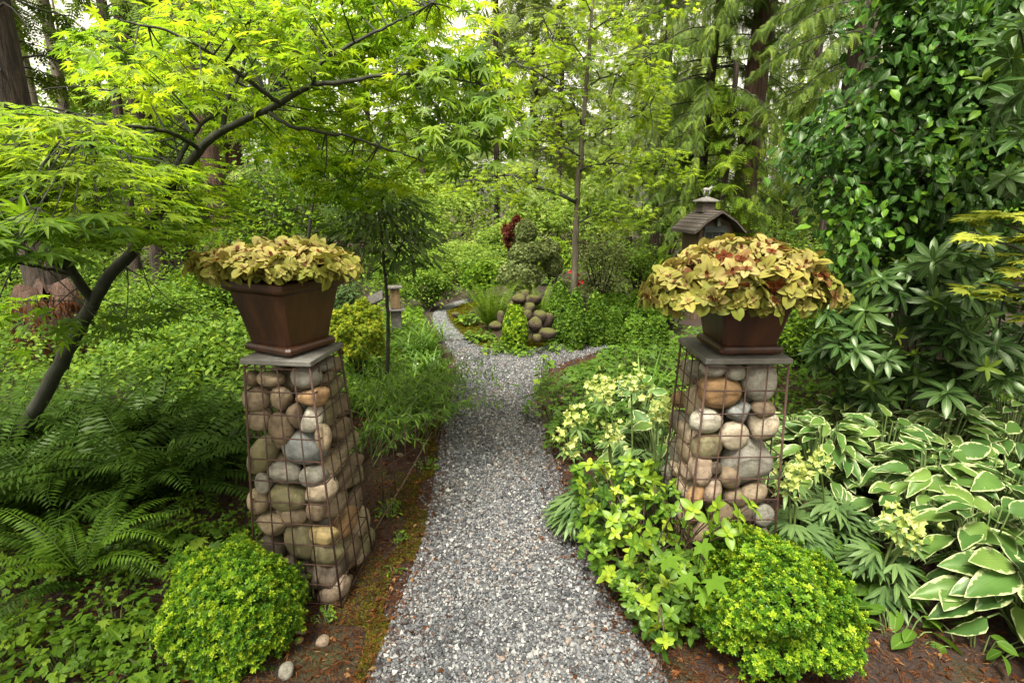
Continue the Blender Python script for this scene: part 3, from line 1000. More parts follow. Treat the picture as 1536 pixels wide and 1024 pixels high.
# stones on the hidden faces and in the core, seen only through gaps
for P_, sd in ((LP, 'left'), (RP, 'right')):
    for q in range(9):
        tt = 0.06 + q * 0.105
        c = P_.ctr_b * (1 - tt) + P_.ctr_t * tt
        hf = P_.half_b * (1 - tt) + P_.half_t * tt
        inner = 1 if sd == 'left' else -1
        for (sx, sy) in ((0.15 * inner, 0.0), (-0.45 * inner, 0.45), (-0.45 * inner, -0.1)):
            s = link('river_stone', STONES[RNG.integers(0, len(STONES))], (c[0] + sx * hf + RNG.normal(0, 0.008), c[1] + sy * hf + RNG.normal(0, 0.008), c[2]))
            s.rotation_euler = (RNG.normal(0, 0.3), RNG.normal(0, 0.3), RNG.uniform(0, 6))
            k_ = hf * RNG.uniform(0.40, 0.5)
            s.scale = (k_, k_ * 0.95, 0.058)
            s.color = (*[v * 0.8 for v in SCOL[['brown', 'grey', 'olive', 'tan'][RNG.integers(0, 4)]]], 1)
            tagset(s, f'stone in the core of the {sd} gabion, glimpsed through gaps between outer stones', 'stone', f'core stones of the {sd} gabion pillar')


# ---------------------------------------------------------------- square pots with coleus
def make_pot(c, rot, label):
    r = root('planter_pot', label, 'pot', c, 'pair of brown square pots on the gabion pillars')
    z0 = c[2]

    def sq(mbx, prof):
        """prof: list of (half, z) outward rings; square loft with chamfered corners"""
        V, Q = [], []
        cr, sr = math.cos(rot), math.sin(rot)
        for hf, z in prof:
            ch = 0.012
            for x, y in ((-hf + ch, -hf), (hf - ch, -hf), (hf, -hf + ch), (hf, hf - ch), (hf - ch, hf), (-hf + ch, hf), (-hf, hf - ch), (-hf, -hf + ch)):
                V.append((c[0] + x * cr - y * sr, c[1] + x * sr + y * cr, z0 + z))
        for i_ in range(len(prof) - 1):
            for j_ in range(8):
                a_, b_ = i_ * 8 + j_, i_ * 8 + (j_ + 1) % 8
                Q.append((a_, b_, b_ + 8, a_ + 8))
        mbx.add(V, Q)
    mo_ = MB()
    sq(mo_, [(0.02, 0.0), (0.098, 0.0), (0.122, 0.004), (0.127, 0.012), (0.127, 0.022), (0.122, 0.031), (0.110, 0.035)])
    part('base_moulding', mo_, M['pot'], r, False)
    bd = MB()
    sq(bd, [(0.100, 0.028), (0.108, 0.036), (0.118, 0.09), (0.131, 0.16), (0.148, 0.245)])
    part('body', bd, M['pot'], r, False)
    rm = MB()
    sq(rm, [(0.146, 0.238), (0.155, 0.246), (0.164, 0.252), (0.167, 0.262), (0.167, 0.282), (0.162, 0.288), (0.146, 0.288), (0.140, 0.282), (0.138, 0.24)])
    part('rim', rm, M['pot'], r, False)
    for sx in (-1, 1):
        for sy in (-1, 1):
            ft = MB()
            box(ft, (c[0] + 0.085 * (sx * math.cos(rot) - sy * math.sin(rot)), c[1] + 0.085 * (sx * math.sin(rot) + sy * math.cos(rot)), z0 - 0.0035), (0.03, 0.03, 0.0068), rot, 0.001)
            part('foot', ft, M['pot'], r, False)
    so_ = MB()
    sq(so_, [(0.0, 0.265), (0.139, 0.262), (0.139, 0.25)])
    part('soil', so_, M['soil'], r)
    return r


POT_Z = 1.09 + 0.021 + 0.0075
pcL = np.array((-0.905, 2.105, POT_Z))
pcR = np.array((0.925, 2.10, POT_Z))
make_pot(pcL, math.radians(-27), 'brown square pot on left gabion, turned with a corner towards the path')
make_pot(pcR, math.radians(3), 'brown square pot on right gabion, standing square to its slab')

cl = tpl_ovate(0.82, 5, 0.16, 0.24, 0.5, 0.58)
ros = combine(
    [(cl, (math.cos(a), math.sin(a), 0.05), (0, 0, 1), 1.0, (0.08 * math.cos(a), 0.08 * math.sin(a), 0), 0) for a in (0, PI)] +
    [(cl, (math.cos(a), math.sin(a), 0.25), (0, 0, 1), 0.85, (0.06 * math.cos(a), 0.06 * math.sin(a), 0.1), 0.02) for a in (PI / 2, -PI / 2)] +
    [(cl, (math.cos(a), math.sin(a), 0.55), (0, 0, 1), 0.5, (0.03 * math.cos(a), 0.03 * math.sin(a), 0.17), 0.14) for a in (0.1, PI + 0.1)] +
    [(cl, (math.cos(a), math.sin(a), 1.0), (0, 0, 1), 0.28, (0, 0, 0.2), 0.42) for a in (PI / 2, -PI / 2)])


def coleus(c, label, n, ctr, rx, ry, rz, lo, size, red, bumps, seed):
    r = np.random.default_rng(seed)
    rt = root('coleus_plant', label, 'plant', c)
    fol, stm = MB(), MB()
    P_, N_ = [], []
    tries = 0
    while len(P_) < n and tries < 60000:
        tries += 1
        d_ = nrm(r.normal(0, 1, 3))
        if d_[2] < lo:
            continue
        k_ = r.uniform(0.72, 1.07)
        b_ = 1 + sum(amp * max(0, np.dot(d_, nrm(np.array(ax_, float)))) ** 6 for ax_, amp in bumps)
        p = ctr + d_ * (rx, ry, rz) * k_ * b_
        if len(P_) and np.min(np.linalg.norm(np.array(P_) - p, axis=1)) < size * 0.64:
            continue
        P_.append(p)
        N_.append(nrm(d_ * (1 / rx, 1 / ry, 1 / rz)) * 0.75 + arr(0, -0.12, 0.5) + r.normal(0, 0.22, 3))
    P_, N_ = np.array(P_), np.array(N_)
    n = len(P_)
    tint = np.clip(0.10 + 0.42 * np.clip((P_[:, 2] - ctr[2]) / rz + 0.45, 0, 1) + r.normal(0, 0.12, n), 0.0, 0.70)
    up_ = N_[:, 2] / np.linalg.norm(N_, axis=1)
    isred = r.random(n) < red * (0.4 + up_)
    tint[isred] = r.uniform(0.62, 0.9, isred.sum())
    sz = size * r.uniform(0.62, 1.22, n)
    sz[isred] *= 0.8
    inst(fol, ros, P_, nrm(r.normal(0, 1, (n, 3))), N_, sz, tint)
    # inner, lower leaves
    m_ = n
    d_ = nrm(r.normal(0, 1, (m_, 3)))
    d_[:, 2] = np.abs(d_[:, 2]) * 0.7 - 0.15
    Pi = ctr + d_ * (rx, ry, rz) * r.uniform(0.5, 0.8, (m_, 1))
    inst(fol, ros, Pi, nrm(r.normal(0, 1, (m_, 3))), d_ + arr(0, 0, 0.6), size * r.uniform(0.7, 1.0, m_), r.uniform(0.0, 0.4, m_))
    for p in P_[::2]:
        b0 = c + arr(*r.normal(0, 0.05, 2), 0)
        tube(stm, smooth_line([b0, (b0 + p) / 2 + arr(0, 0, 0.03), p], 5), [0.005, 0.0045, 0.004, 0.0035, 0.003], 5, False)
    part('foliage', fol, M['coleus'], rt)
    part('stem', stm, M['stem'], rt)
    return rt


cL = W(424, 404, 2.08)
coleus(pcL + arr(0, 0, 0.26), 'flat spreading gold coleus with maroon hearts filling the left pot', 270, cL + arr(-0.015, 0, 0.018), 0.265, 0.22, 0.072, -0.2, 0.05, 0.05,
       [((1, -0.5, -0.7), 0.35), ((-1, -0.1, 0.1), 0.12)], 5)
cR = W(1112, 425, 2.06)
coleus(pcR + arr(0, 0, 0.26), 'tall domed gold coleus with red shoot tips in the right pot', 400, cR + arr(0, 0, -0.005), 0.285, 0.25, 0.15, -0.36, 0.052, 0.32,
       [((1, -0.3, -0.5), 0.28), ((-1, -0.4, -0.1), 0.25), ((-1, -0.4, -0.6), 0.2), ((0.3, 0, 1), 0.1)], 6)


# ---------------------------------------------------------------- shrub builders
kl = tpl_kite(0.55, 0.10, 0.5, 0.08)
box_ros = combine([(kl, (math.cos(a) * c_, math.sin(a) * c_, s_), (0, 0, 1), sc_, (0, 0, z_), dt)
                   for (n0, c_, s_, sc_, z_, dt, ph) in ((4, 1, 0.25, 1.0, 0, -0.12, 0), (4, 0.8, 0.6, 0.85, 0.25, 0.06, 0.7), (3, 0.5, 0.9, 0.6, 0.45, 0.22, 0.3))
                   for a in ph + np.linspace(0, 2 * PI, n0, endpoint=False)])
box_lo = combine([(tpl_kite(0.6, 0.1, 0.5, 0.1), (math.cos(a), math.sin(a), 0.5), (0, 0, 1), 1.0, (0, 0, 0), 0) for a in np.linspace(0, 2 * PI, 4, endpoint=False)])


def lumpy(d_, seed, amp=0.09, f=3.0):
    r = np.random.default_rng(seed)
    out = np.ones(len(d_))
    for k_ in range(6):
        a_ = nrm(r.normal(0, 1, 3))
        out += amp * r.uniform(0.3, 1) * np.sin(f * r.uniform(0.6, 1.9) * (d_ @ a_) * 2 + r.uniform(0, 6))
    return out


def clipped_shrub(name, label, cat, c, rx, ry, rz, n, size, mat, group=None, tpl=None, seed=1, cone=0.0, lo=-0.3, fresh=0.35, lump=0.05, tuft=0):
    """dense small-leaved shrub; cone>0 narrows it towards the top"""
    r = np.random.default_rng(seed)
    rt = root(name, label, cat, (c[0], c[1], max(gz1(c[0], c[1]), 0)), group)
    fol = MB()
    d_ = nrm(r.normal(0, 1, (n * 3, 3)))
    d_ = d_[d_[:, 2] > lo][:n]
    if tuft:                                             # uneven shoots standing out of the clipped outline
        ta = nrm(r.normal(0, 1, (tuft, 3)) + arr(0, 0, 0.5))
        tk = r.integers(0, tuft, n // 3)
        d_[:n // 3] = nrm(ta[tk] + r.normal(0, 0.10, (n // 3, 3)))
    n = len(d_)
    lay = r.choice([1.0, 0.93, 0.84], n, p=[0.6, 0.25, 0.15]) * r.uniform(0.95, 1.05, n)
    k_ = lumpy(d_, seed, lump) * lay
    if tuft:
        k_[:n // 3] *= 1 + (r.uniform(0.0, 0.15, tuft)[tk] * r.random(n // 3))[:n // 3]
    p = d_ * k_[:, None]
    if cone:
        f_ = 1 - cone * np.clip((p[:, 2] + 0.3) / 1.3, 0, 1)
        p[:, :2] *= f_[:, None]
    P_ = c + p * (rx, ry, rz)
    N_ = nrm(d_ / (rx, ry, rz)) + arr(0, 0, 0.55) + r.normal(0, 0.3, (n, 3))
    tint = np.clip(r.normal(0.42, 0.2, n) + fresh * (lay > 0.97) * (r.random(n) < 0.5), 0, 0.95)
    inst(fol, tpl or box_ros, P_, nrm(r.normal(0, 1, (n, 3))), N_, size * r.uniform(0.7, 1.25, n), tint)
    part('foliage', fol, mat, rt)
    tw = MB()
    for q in range(14):
        e = c + nrm(r.normal(0, 1, 3) + arr(0, 0, 0.8)) * (rx, ry, rz) * 0.82
        b0 = arr(c[0] + r.normal(0, 0.02), c[1] + r.normal(0, 0.02), 0)
        tube(tw, smooth_line([b0, b0 * 0.4 + e * 0.6 + arr(0, 0, 0.02), e], 6), np.linspace(0.1, 0.03, 6) * rx * 0.35, 5, False)
    part('twig', tw, M['twig'], rt)
    return rt


bl = W(350, 925, 1.70)
clipped_shrub('boxwood_bush', 'rounded bright box bush at the foot of the left gabion', 'bush', bl + arr(0, 0, 0.02), 0.232, 0.235, 0.235, 7000, 0.0155, M['box'], 'low box bushes in front of the gabions', seed=8, lump=0.07, tuft=260)
br_ = W(1163, 918, 1.66)
clipped_shrub('boxwood_bush', 'rounded bright box bush at the foot of the right gabion', 'bush', br_ + arr(-0.01, 0, 0.02), 0.235, 0.24, 0.235, 7000, 0.0155, M['box'], 'low box bushes in front of the gabions', seed=14, lump=0.10, tuft=240)


def blob(c, radii, n, K=16, up=0.6, seed=0, spread=0.42):
    r = np.random.default_rng(seed)
    c, radii = np.asarray(c, float), np.asarray(radii, float)
    sd = nrm(r.normal(0, 1, (K, 3)))
    sc_ = sd * r.uniform(0.35, 0.85, (K, 1))
    sr = r.uniform(0.6, 1.15, K) * spread
    w_ = r.integers(0, K, n)
    d_ = nrm(r.normal(0, 1, (n, 3)) + arr(0, 0, 0.25))
    p = sc_[w_] + d_ * (sr[w_] * r.uniform(0.55, 1.05, n))[:, None]
    P_ = c + p * radii
    N_ = d_ * 0.5 + arr(0, 0, up) + r.normal(0, 0.35, (n, 3))
    h = r.normal(0, 1, (n, 3)) + d_ * 0.8
    h[:, 2] = h[:, 2] * 0.4 - 0.25
    return P_, nrm(h), N_, sc_ * radii + c


def shrub(name, label, cat, px, ytop, D, wpx, n, leaf, mat, tpls, group=None, K=16, up=0.6, seed=0, base=0.0, depth=0.8, trunk=True, tint=(0.1, 0.95), spread=0.42, barkmat=None):
    """leafy shrub: px, ytop and width are measured on the photograph, D is its distance; the rest follows"""
    s = mpp(D)
    top = W(px, ytop, D)
    x, zt = top[0], top[2]
    rx = wpx * s / 2
    zb = base
    cz, rz = (zt + zb) / 2, max((zt - zb) / 2, 0.05)
    rt = root(name, label, cat, (x, D, max(gz1(x, D), 0)), group)
    P_, H_, N_, cl_ = blob((x, D, cz), (rx * 0.8, rx * depth * 0.8, rz * 0.82), n, K, up, seed, spread)
    keep = P_[:, 2] > 0.02
    fol = MB()
    r = np.random.default_rng(seed + 900)
    inst_mix(fol, tpls, P_[keep], H_[keep], N_[keep], leaf * r.uniform(0.65, 1.3, keep.sum()), r.uniform(*tint, keep.sum()))
    part('foliage', fol, mat, rt)
    if trunk:
        tw = MB()
        for e in cl_:
            b0 = arr(x + r.normal(0, 0.05 * rx), D + r.normal(0, 0.05 * rx), 0)
            tube(tw, smooth_line([b0, b0 * 0.55 + e * 0.45 + arr(0, 0, 0.1 * rz), e], 7), np.linspace(0.022, 0.006, 7) * max(rz, 0.3) * 1.2, 5, False)
        part('branch', tw, barkmat or M['twig'], rt)
    return rt


L_ov = tpl_ovate(0.5, 2, 0.15, 0.2)
L_ov3 = tpl_ovate(0.55, 3, 0.18, 0.22, 0.7, 0.85)
L_k = tpl_kite(0.5, 0.1, 0.45, 0.12)
L_kn = tpl_kite(0.28, 0.06, 0.45, 0.12)
L_lance = tpl_ovate(0.22, 3, 0.12, 0.3)
L_palm = tpl_palm()
L_palm_b = tpl_palm(7, 120, 0.28, 0.35, 0.12)
L_palm_lo = tpl_palm(7, 120, 0.36, 0.25, 0.15, False)
L_palm5 = tpl_palm(5, 110, 0.5, 0.18, 0.26)


# ---------------------------------------------------------------- Japanese maple at the left
def nearest_on(lines, p):
    best, bi = 1e9, None
    for li, l in enumerate(lines):
        d_ = np.linalg.norm(l[:, :3] - p, axis=1)
        k_ = int(np.argmin(d_))
        if d_[k_] < best:
            best, bi = d_[k_], (li, k_)
    return lines[bi[0]], bi[1], best


def in_poly(x, y, P):
    P = np.array(P, float)
    ins = np.zeros(len(x), bool)
    for s, e in zip(P, np.roll(P, -1, 0)):
        c_ = (s[1] > y) != (e[1] > y)
        xc = (e[0] - s[0]) * (y - s[1]) / (e[1] - s[1] + 1e-12) + s[0]
        ins ^= c_ & (x < xc)
    return ins


def poly_points(P, n, r):
    P = np.array(P, float)
    out = np.zeros((0, 2))
    while len(out) < n:
        q = r.uniform(P.min(0), P.max(0), (n * 3, 2))
        out = np.concatenate([out, q[in_poly(q[:, 0], q[:, 1], P)]])
    return out[:n]


def sprays(fol, tw, lines, C_, rad, nl, size, tpls, r, thick=0.03, tint=(0.2, 1.0), droop=0.25, flat=0.28, twig_r=0.0021):
    """flat horizontal sprays of leaves, each joined by a twig to the nearest limb"""
    for c in C_:
        l, k_, dist = nearest_on(lines, c)
        p0 = l[k_, :3]
        out = c - p0
        out[2] *= 0.3
        out = nrm(out) if np.linalg.norm(out) > 1e-3 else arr(1, 0, 0)
        if tw is not None:
            mid = (p0 + c) / 2 + arr(0, 0, 0.04 * dist) + r.normal(0, 0.03 * dist, 3)
            tube(tw, smooth_line([p0, mid, c], 6), np.linspace(min(0.008, twig_r * 1.9), twig_r * 0.6, 6), 5, False)
            for s_ in range(3):
                e = c + (out * r.uniform(0.2, 0.9) + np.cross(out, arr(0, 0, 1)) * r.uniform(-0.8, 0.8)) * rad
                tube(tw, [c * 0.8 + mid * 0.2, (c + e) / 2 + arr(0, 0, 0.01), e], [twig_r * 0.8, twig_r * 0.6, twig_r * 0.3], 4, False)
        n = max(3, int(nl * r.uniform(0.7, 1.3)))
        a = r.uniform(0, 2 * PI, n)
        q = np.sqrt(r.random(n)) * rad
        off = np.c_[np.cos(a) * q, np.sin(a) * q, r.normal(0, thick, n) - 0.25 * q * q / rad]
        P_ = c + off + out * rad * 0.3
        D_ = np.c_[np.cos(a), np.sin(a), np.zeros(n)] * 0.8 + out + r.normal(0, 0.35, (n, 3))
        D_[:, 2] = -droop + r.normal(0, 0.18, n)
        N_ = arr(0, 0, 1) + r.normal(0, flat, (n, 3))
        inst_mix(fol, tpls, P_, D_, N_, size * r.uniform(0.7, 1.2, n), np.clip(r.uniform(*tint) + r.normal(0, 0.15, n), 0, 1))


def limb(pts, r0, r1, n=26, jit=0.0022):
    l = smooth_line([W(*p) for p in pts], n, jit)
    return np.c_[l, np.linspace(r0, r1, n)]


maple_limbs = [
    limb([(22, 668, 2.95), (75, 575, 2.88), (112, 505, 2.8), (140, 452, 2.72)], 0.044, 0.033),
    limb([(140, 452, 2.72), (165, 412, 2.66), (203, 372, 2.6), (228, 335, 2.55), (262, 275, 2.5), (300, 225, 2.46), (335, 195, 2.42), (400, 165, 2.36), (470, 127, 2.3)], 0.031, 0.010, 30),
    limb([(470, 127, 2.3), (520, 123, 2.32), (580, 112, 2.36), (650, 112, 2.42), (720, 128, 2.5)], 0.010, 0.003),
    limb([(470, 127, 2.3), (482, 95, 2.3), (530, 65, 2.3), (600, 30, 2.35), (650, 5, 2.4)], 0.009, 0.003),
    limb([(232, 330, 2.55), (255, 270, 2.6), (275, 225, 2.66), (305, 185, 2.7), (345, 160, 2.75), (400, 145, 2.85)], 0.016, 0.005),
    limb([(335, 195, 2.42), (340, 150, 2.45), (365, 100, 2.5), (372, 60, 2.55)], 0.012, 0.004),
    limb([(140, 452, 2.72), (110, 410, 2.6), (80, 360, 2.4), (50, 328, 2.2), (0, 302, 2.0), (-60, 280, 1.9)], 0.026, 0.009),
    limb([(50, 328, 2.2), (58, 300, 2.2), (60, 265, 2.25)], 0.009, 0.004, 10),
    limb([(105, 405, 2.58), (60, 385, 2.4), (0, 350, 2.1), (-60, 330, 1.9)], 0.012, 0.005),
    limb([(115, 415, 2.6), (70, 402, 2.5), (0, 390, 2.3), (-50, 385, 2.2)], 0.010, 0.005),
    limb([(300, 225, 2.46), (260, 200, 2.3), (200, 190, 2.1), (130, 185, 1.95)], 0.011, 0.004),
    limb([(400, 165, 2.36), (440, 190, 2.3), (520, 205, 2.4), (600, 230, 2.5), (640, 245, 2.55)], 0.009, 0.003),
    limb([(420, 155, 2.34), (330, 90, 2.2), (260, 50, 2.1), (180, 30, 2.05)], 0.010, 0.003),
    limb([(610, 112, 2.4), (660, 165, 2.5), (690, 200, 2.6)], 0.006, 0.002, 12),
]
mr = root('japanese_maple', 'leaning green japanese maple spreading over the left gabion', 'tree', (maple_limbs[0][0][0], maple_limbs[0][0][1], 0))
tr_, br2, fol, tw = MB(), MB(), MB(), MB()
base0 = maple_limbs[0][0]
tube(tr_, smooth_line([arr(base0[0] - 0.12, base0[1] + 0.05, -0.05), base0[:3] * 0.5 + arr(base0[0] - 0.08, base0[1] + 0.02, 0.0) * 0.5, base0[:3]], 8), np.linspace(0.068, 0.05, 8), 10)
for q, l in enumerate(maple_limbs):
    tube(tr_ if q < 2 else br2, l[:, :3], l[:, 3], 10 if q < 2 else 7)
part('trunk', tr_, M['maple_bark'], mr)
part('branch', br2, M['maple_bark'], mr)
r = np.random.default_rng(21)
LPTS = maple_limbs[1:]
R1 = [(150, 62), (240, 12), (330, -30), (690, -30), (705, 50), (748, 150), (700, 205), (640, 255), (590, 300), (540, 300), (440, 262), (350, 200), (250, 215), (140, 168)]
q_ = poly_points(R1, 178, r)
sprays(fol, tw, LPTS, [W(x, y, D) for (x, y), D in zip(q_, r.uniform(2.4, 3.3, len(q_)))], 0.16, 22, 0.056, [L_palm, L_palm_b], r, tint=(0.2, 1.0))
R2 = [(-120, 160), (130, 158), (200, 175), (300, 235), (330, 290), (310, 345), (180, 372), (60, 350), (-120, 345)]
q_ = poly_points(R2, 150, r)
sprays(fol, tw, LPTS, [W(x, y, D + 1.0 * max(0, (x - 130) / 200)) for (x, y), D in zip(q_, r.uniform(1.5, 2.5, len(q_)))], 0.15, 21, 0.053, [L_palm, L_palm_b], r, flat=0.12, tint=(0.3, 0.9), thick=0.012, droop=0.16)
R3 = [(-60, 300), (80, 290), (130, 330), (100, 365), (20, 370), (-60, 330)]
q_ = poly_points(R3, 8, r)
sprays(fol, tw, LPTS, [W(x, y, D) for (x, y), D in zip(q_, r.uniform(1.25, 1.7, len(q_)))], 0.11, 9, 0.072, [L_palm, L_palm_b], r, flat=0.12, tint=(0.05, 0.4), thick=0.012)
R1b = [(160, 70), (330, 5), (560, 0), (560, 60), (420, 120), (330, 170), (220, 190)]
q_ = poly_points(R1b, 30, r)
sprays(fol, tw, LPTS, [W(x, y, D) for (x, y), D in zip(q_, r.uniform(2.0, 2.35, len(q_)))], 0.13, 14, 0.052, [L_palm, L_palm_b], r, tint=(0.3, 1.0))
R4 = [(620, 80), (740, 95), (770, 160), (760, 215), (690, 235), (630, 225)]
q_ = poly_points(R4, 26, r)
sprays(fol, tw, LPTS, [W(x, y, D) for (x, y), D in zip(q_, r.uniform(2.3, 2.75, len(q_)))], 0.10, 12, 0.062, [L_palm, L_palm_b], r, droop=0.9, flat=0.5, tint=(0.1, 0.7))
R5 = [(-40, 395), (120, 400), (330, 400), (330, 440), (150, 520), (-40, 600)]
q_ = poly_points(R5, 9, r)
sprays(fol, tw, LPTS, [W(x, y, D) for (x, y), D in zip(q_, r.uniform(2.2, 3.0, len(q_)))], 0.16, 12, 0.075, [L_palm, L_palm_b], r, flat=0.16, tint=(0.1, 0.5))
part('crown', fol, M['maple'], mr)
part('twig', tw, M['maple_bark'], mr)

# ---------------------------------------------------------------- young maple beyond the island
D0 = 6.9
ym = [limb([(862, 408, D0), (866, 300, D0), (874, 200, D0), (882, 100, D0), (890, 0, D0), (898, -90, D0)], 0.045, 0.012, 40, 0.006)]
for pts, r0 in (([(866, 305), (840, 292), (800, 278), (765, 262), (720, 268), (690, 275)], .022), ([(872, 235), (845, 222), (815, 212), (770, 205)], .014), ([(868, 258), (900, 246), (960, 248), (1020, 262)], .014),
                ([(874, 195), (862, 160), (838, 130), (790, 100), (760, 88)], .014), ([(880, 130), (910, 115), (950, 100), (985, 80)], .012), ([(880, 95), (862, 70), (840, 62), (820, 40)], .010),
                ([(886, 50), (905, 35), (945, 22), (970, 25)], .009), ([(865, 335), (900, 320), (930, 318), (960, 330)], .012),
                ([(872, 215), (900, 200), (940, 180), (975, 160)], .012), ([(888, 20), (870, -10), (850, -30)], .008)):
    ym.append(limb([(x, y, D0 + (-1) ** k_ * 0.12 * k_) for k_, (x, y) in enumerate(pts)], r0, 0.004, 16, 0.008))
yr = root('young_maple', 'slim young maple with pale green tiers behind the mossy island', 'tree', (ym[0][0][0], D0, 0))
tr_, fol, tw = MB(), MB(), MB()
tube(tr_, np.concatenate([[arr(ym[0][0][0], D0, -0.05)], ym[0][:, :3]]), np.concatenate([[0.055], ym[0][:, 3]]), 9)
for l in ym[1:]:
    tube(tw, l[:, :3], l[:, 3], 6)
r = np.random.default_rng(22)
cs = []
for l in ym[1:]:
    for k_ in range(4, 16, 2):
        for s_ in range(1 + k_ % 4 // 2):
            cs.append(l[k_, :3] + r.normal(0, (0.16, 0.3, 0.07), 3))
for P_, n in (([(690, 255), (850, 215), (860, 275), (760, 300), (660, 290)], 26), ([(880, 210), (1020, 225), (1030, 275), (900, 280)], 26), ([(800, 20), (920, -20), (1000, 60), (980, 120), (800, 110)], 36), ([(780, 120), (990, 110), (990, 200), (760, 210)], 24), ([(880, 300), (980, 300), (960, 335), (890, 335)], 8)):
    for x, y in poly_points(P_, n, r):
        cs.append(W(x, y, D0 + r.normal(0, 0.55)))
sprays(fol, tw, ym, cs, 0.21, 19, 0.066, [L_palm_lo], r, thick=0.05, tint=(0.1, 0.95), flat=0.35, twig_r=0.004)
part('trunk', tr_, M['grey_bark'], yr)
part('branch', tw, M['maple_bark'], yr)
part('crown', fol, M['young_maple'], yr)

# ---------------------------------------------------------------- gold maple at the right edge
D1 = 2.5
gm = [limb([(1640, 560, D1), (1610, 470, D1), (1570, 400, D1), (1520, 370, D1), (1470, 360, D1)], 0.02, 0.004, 18),
      limb([(1610, 470, D1), (1560, 440, D1), (1500, 425, D1 - 0.05)], 0.01, 0.003, 12),
      limb([(1570, 400, D1), (1560, 360, D1), (1500, 335, D1)], 0.01, 0.003, 12)]
gr = root('golden_maple', 'pale gold maple branches reaching in from the right edge', 'tree', (gm[0][0][0], D1, 0))
tr_, fol, tw = MB(), MB(), MB()
tube(tr_, smooth_line([arr(gm[0][0][0] + 0.1, D1, -0.03), arr(gm[0][0][0] + 0.04, D1, 0.4), gm[0][0][:3]], 8), np.linspace(0.035, 0.021, 8), 8)
for l in gm:
    tube(tr_ if l is gm[0] else tw, l[:, :3], l[:, 3], 6)
r = np.random.default_rng(23)
cs = [W(x, y, D1 + r.normal(0, 0.08)) for x, y in ((1455, 333), (1490, 322), (1530, 330), (1470, 352), (1525, 358), (1560, 345), (1505, 378), (1540, 392), (1590, 370), (1470, 428), (1505, 436), (1540, 440), (1530, 420), (1580, 430), (1600, 400), (1560, 470))]
sprays(fol, tw, gm, cs, 0.075, 8, 0.082, [tpl_palm(9, 130, 0.55, 0.12, 0.12)], r, thick=0.012, flat=0.14, droop=0.05)
part('trunk', tr_, M['maple_bark'], gr)
part('branch', tw, M['maple_bark'], gr)
part('crown', fol, M['gold_maple'], gr)


# ---------------------------------------------------------------- ferns: every frond a part
def frond_mesh(seed, mat, n=30, el0=70, bend=75, wide=0.13, name='frond'):
    """unit-length arching frond along +Y"""
    r = np.random.default_rng(seed)
    mb = MB()
    ts = np.linspace(0, 1, n + 1)
    el = np.radians(el0 - bend * ts ** 1.3)
    dy, dz = np.cos(el) / n, np.sin(el) / n
    sway = np.cumsum(r.normal(0, 0.004, n + 1))
    pts = np.c_[sway, np.concatenate([[0], np.cumsum(dy[:-1])]), np.concatenate([[0], np.cumsum(dz[:-1])])]
    tan = nrm(np.gradient(pts, axis=0))
    tube(mb, pts[::3], np.linspace(0.006, 0.0015, len(pts[::3])), 4, False, 0.4)
    k_ = np.arange(3, n + 1)
    t_ = ts[k_]
    ln = wide * np.minimum((t_ * 4.2) ** 0.6, 1.0) * np.clip(1.03 - t_, 0.02, 1) ** 0.55 * 1.15
    pin = tpl_ovate(0.26, 2, 0.05, 0.25, 0.35, 0.75)
    for s_ in (-1, 1):
        side = np.tile(arr(s_, 0, 0), (len(k_), 1))
        nn = np.cross(np.tile(arr(1, 0, 0), (len(k_), 1)), tan[k_])
        D_ = side * 0.93 + tan[k_] * 0.38 - nn * 0.12 + r.normal(0, 0.06, (len(k_), 3))
        inst(mb, pin, pts[k_], D_, nn + r.normal(0, 0.12, nn.shape), ln * r.uniform(0.9, 1.08, len(k_)), np.clip(0.35 + 0.3 * t_ + r.normal(0, 0.1, len(k_)), 0, 1))
    return mb.mesh(name, mat)


FR = [frond_mesh(40 + k_, M['fern'], 34, 62 + 6 * (k_ % 3), 70 + 14 * (k_ % 4), 0.12) for k_ in range(5)]
FRY = [frond_mesh(60 + k_, M['olive_fern'], 30, 82, 30 + 12 * k_, 0.12) for k_ in range(3)]


def fern(c, n, size, label, kinds=None, seed=0, cat='fern', group=None, lean=0.0, spread=1.0, name='sword_fern'):
    r = np.random.default_rng(seed)
    rt = root(name, label, cat, c, group)
    kinds = kinds or FR
    for q in range(n):
        a = q * 2.39996 + r.normal(0, 0.2)
        me = kinds[r.integers(0, len(kinds))]
        o = link('frond', me, (0.03 * math.cos(a), 0.03 * math.sin(a), 0), rt)
        tilt = (0.75 - 1.05 * (q / n)) * spread          # first fronds lie low, last ones stand up
        o.rotation_euler = (-tilt * 0.5 + r.normal(0, 0.08), r.normal(0, 0.1), a - PI / 2)
        s_ = size * r.uniform(0.8, 1.1)
        o.scale = (s_, s_, s_)
    return rt


def gp(px, py):
    p = G(px, py)
    return arr(p[0], p[1], gz1(p[0], p[1]))


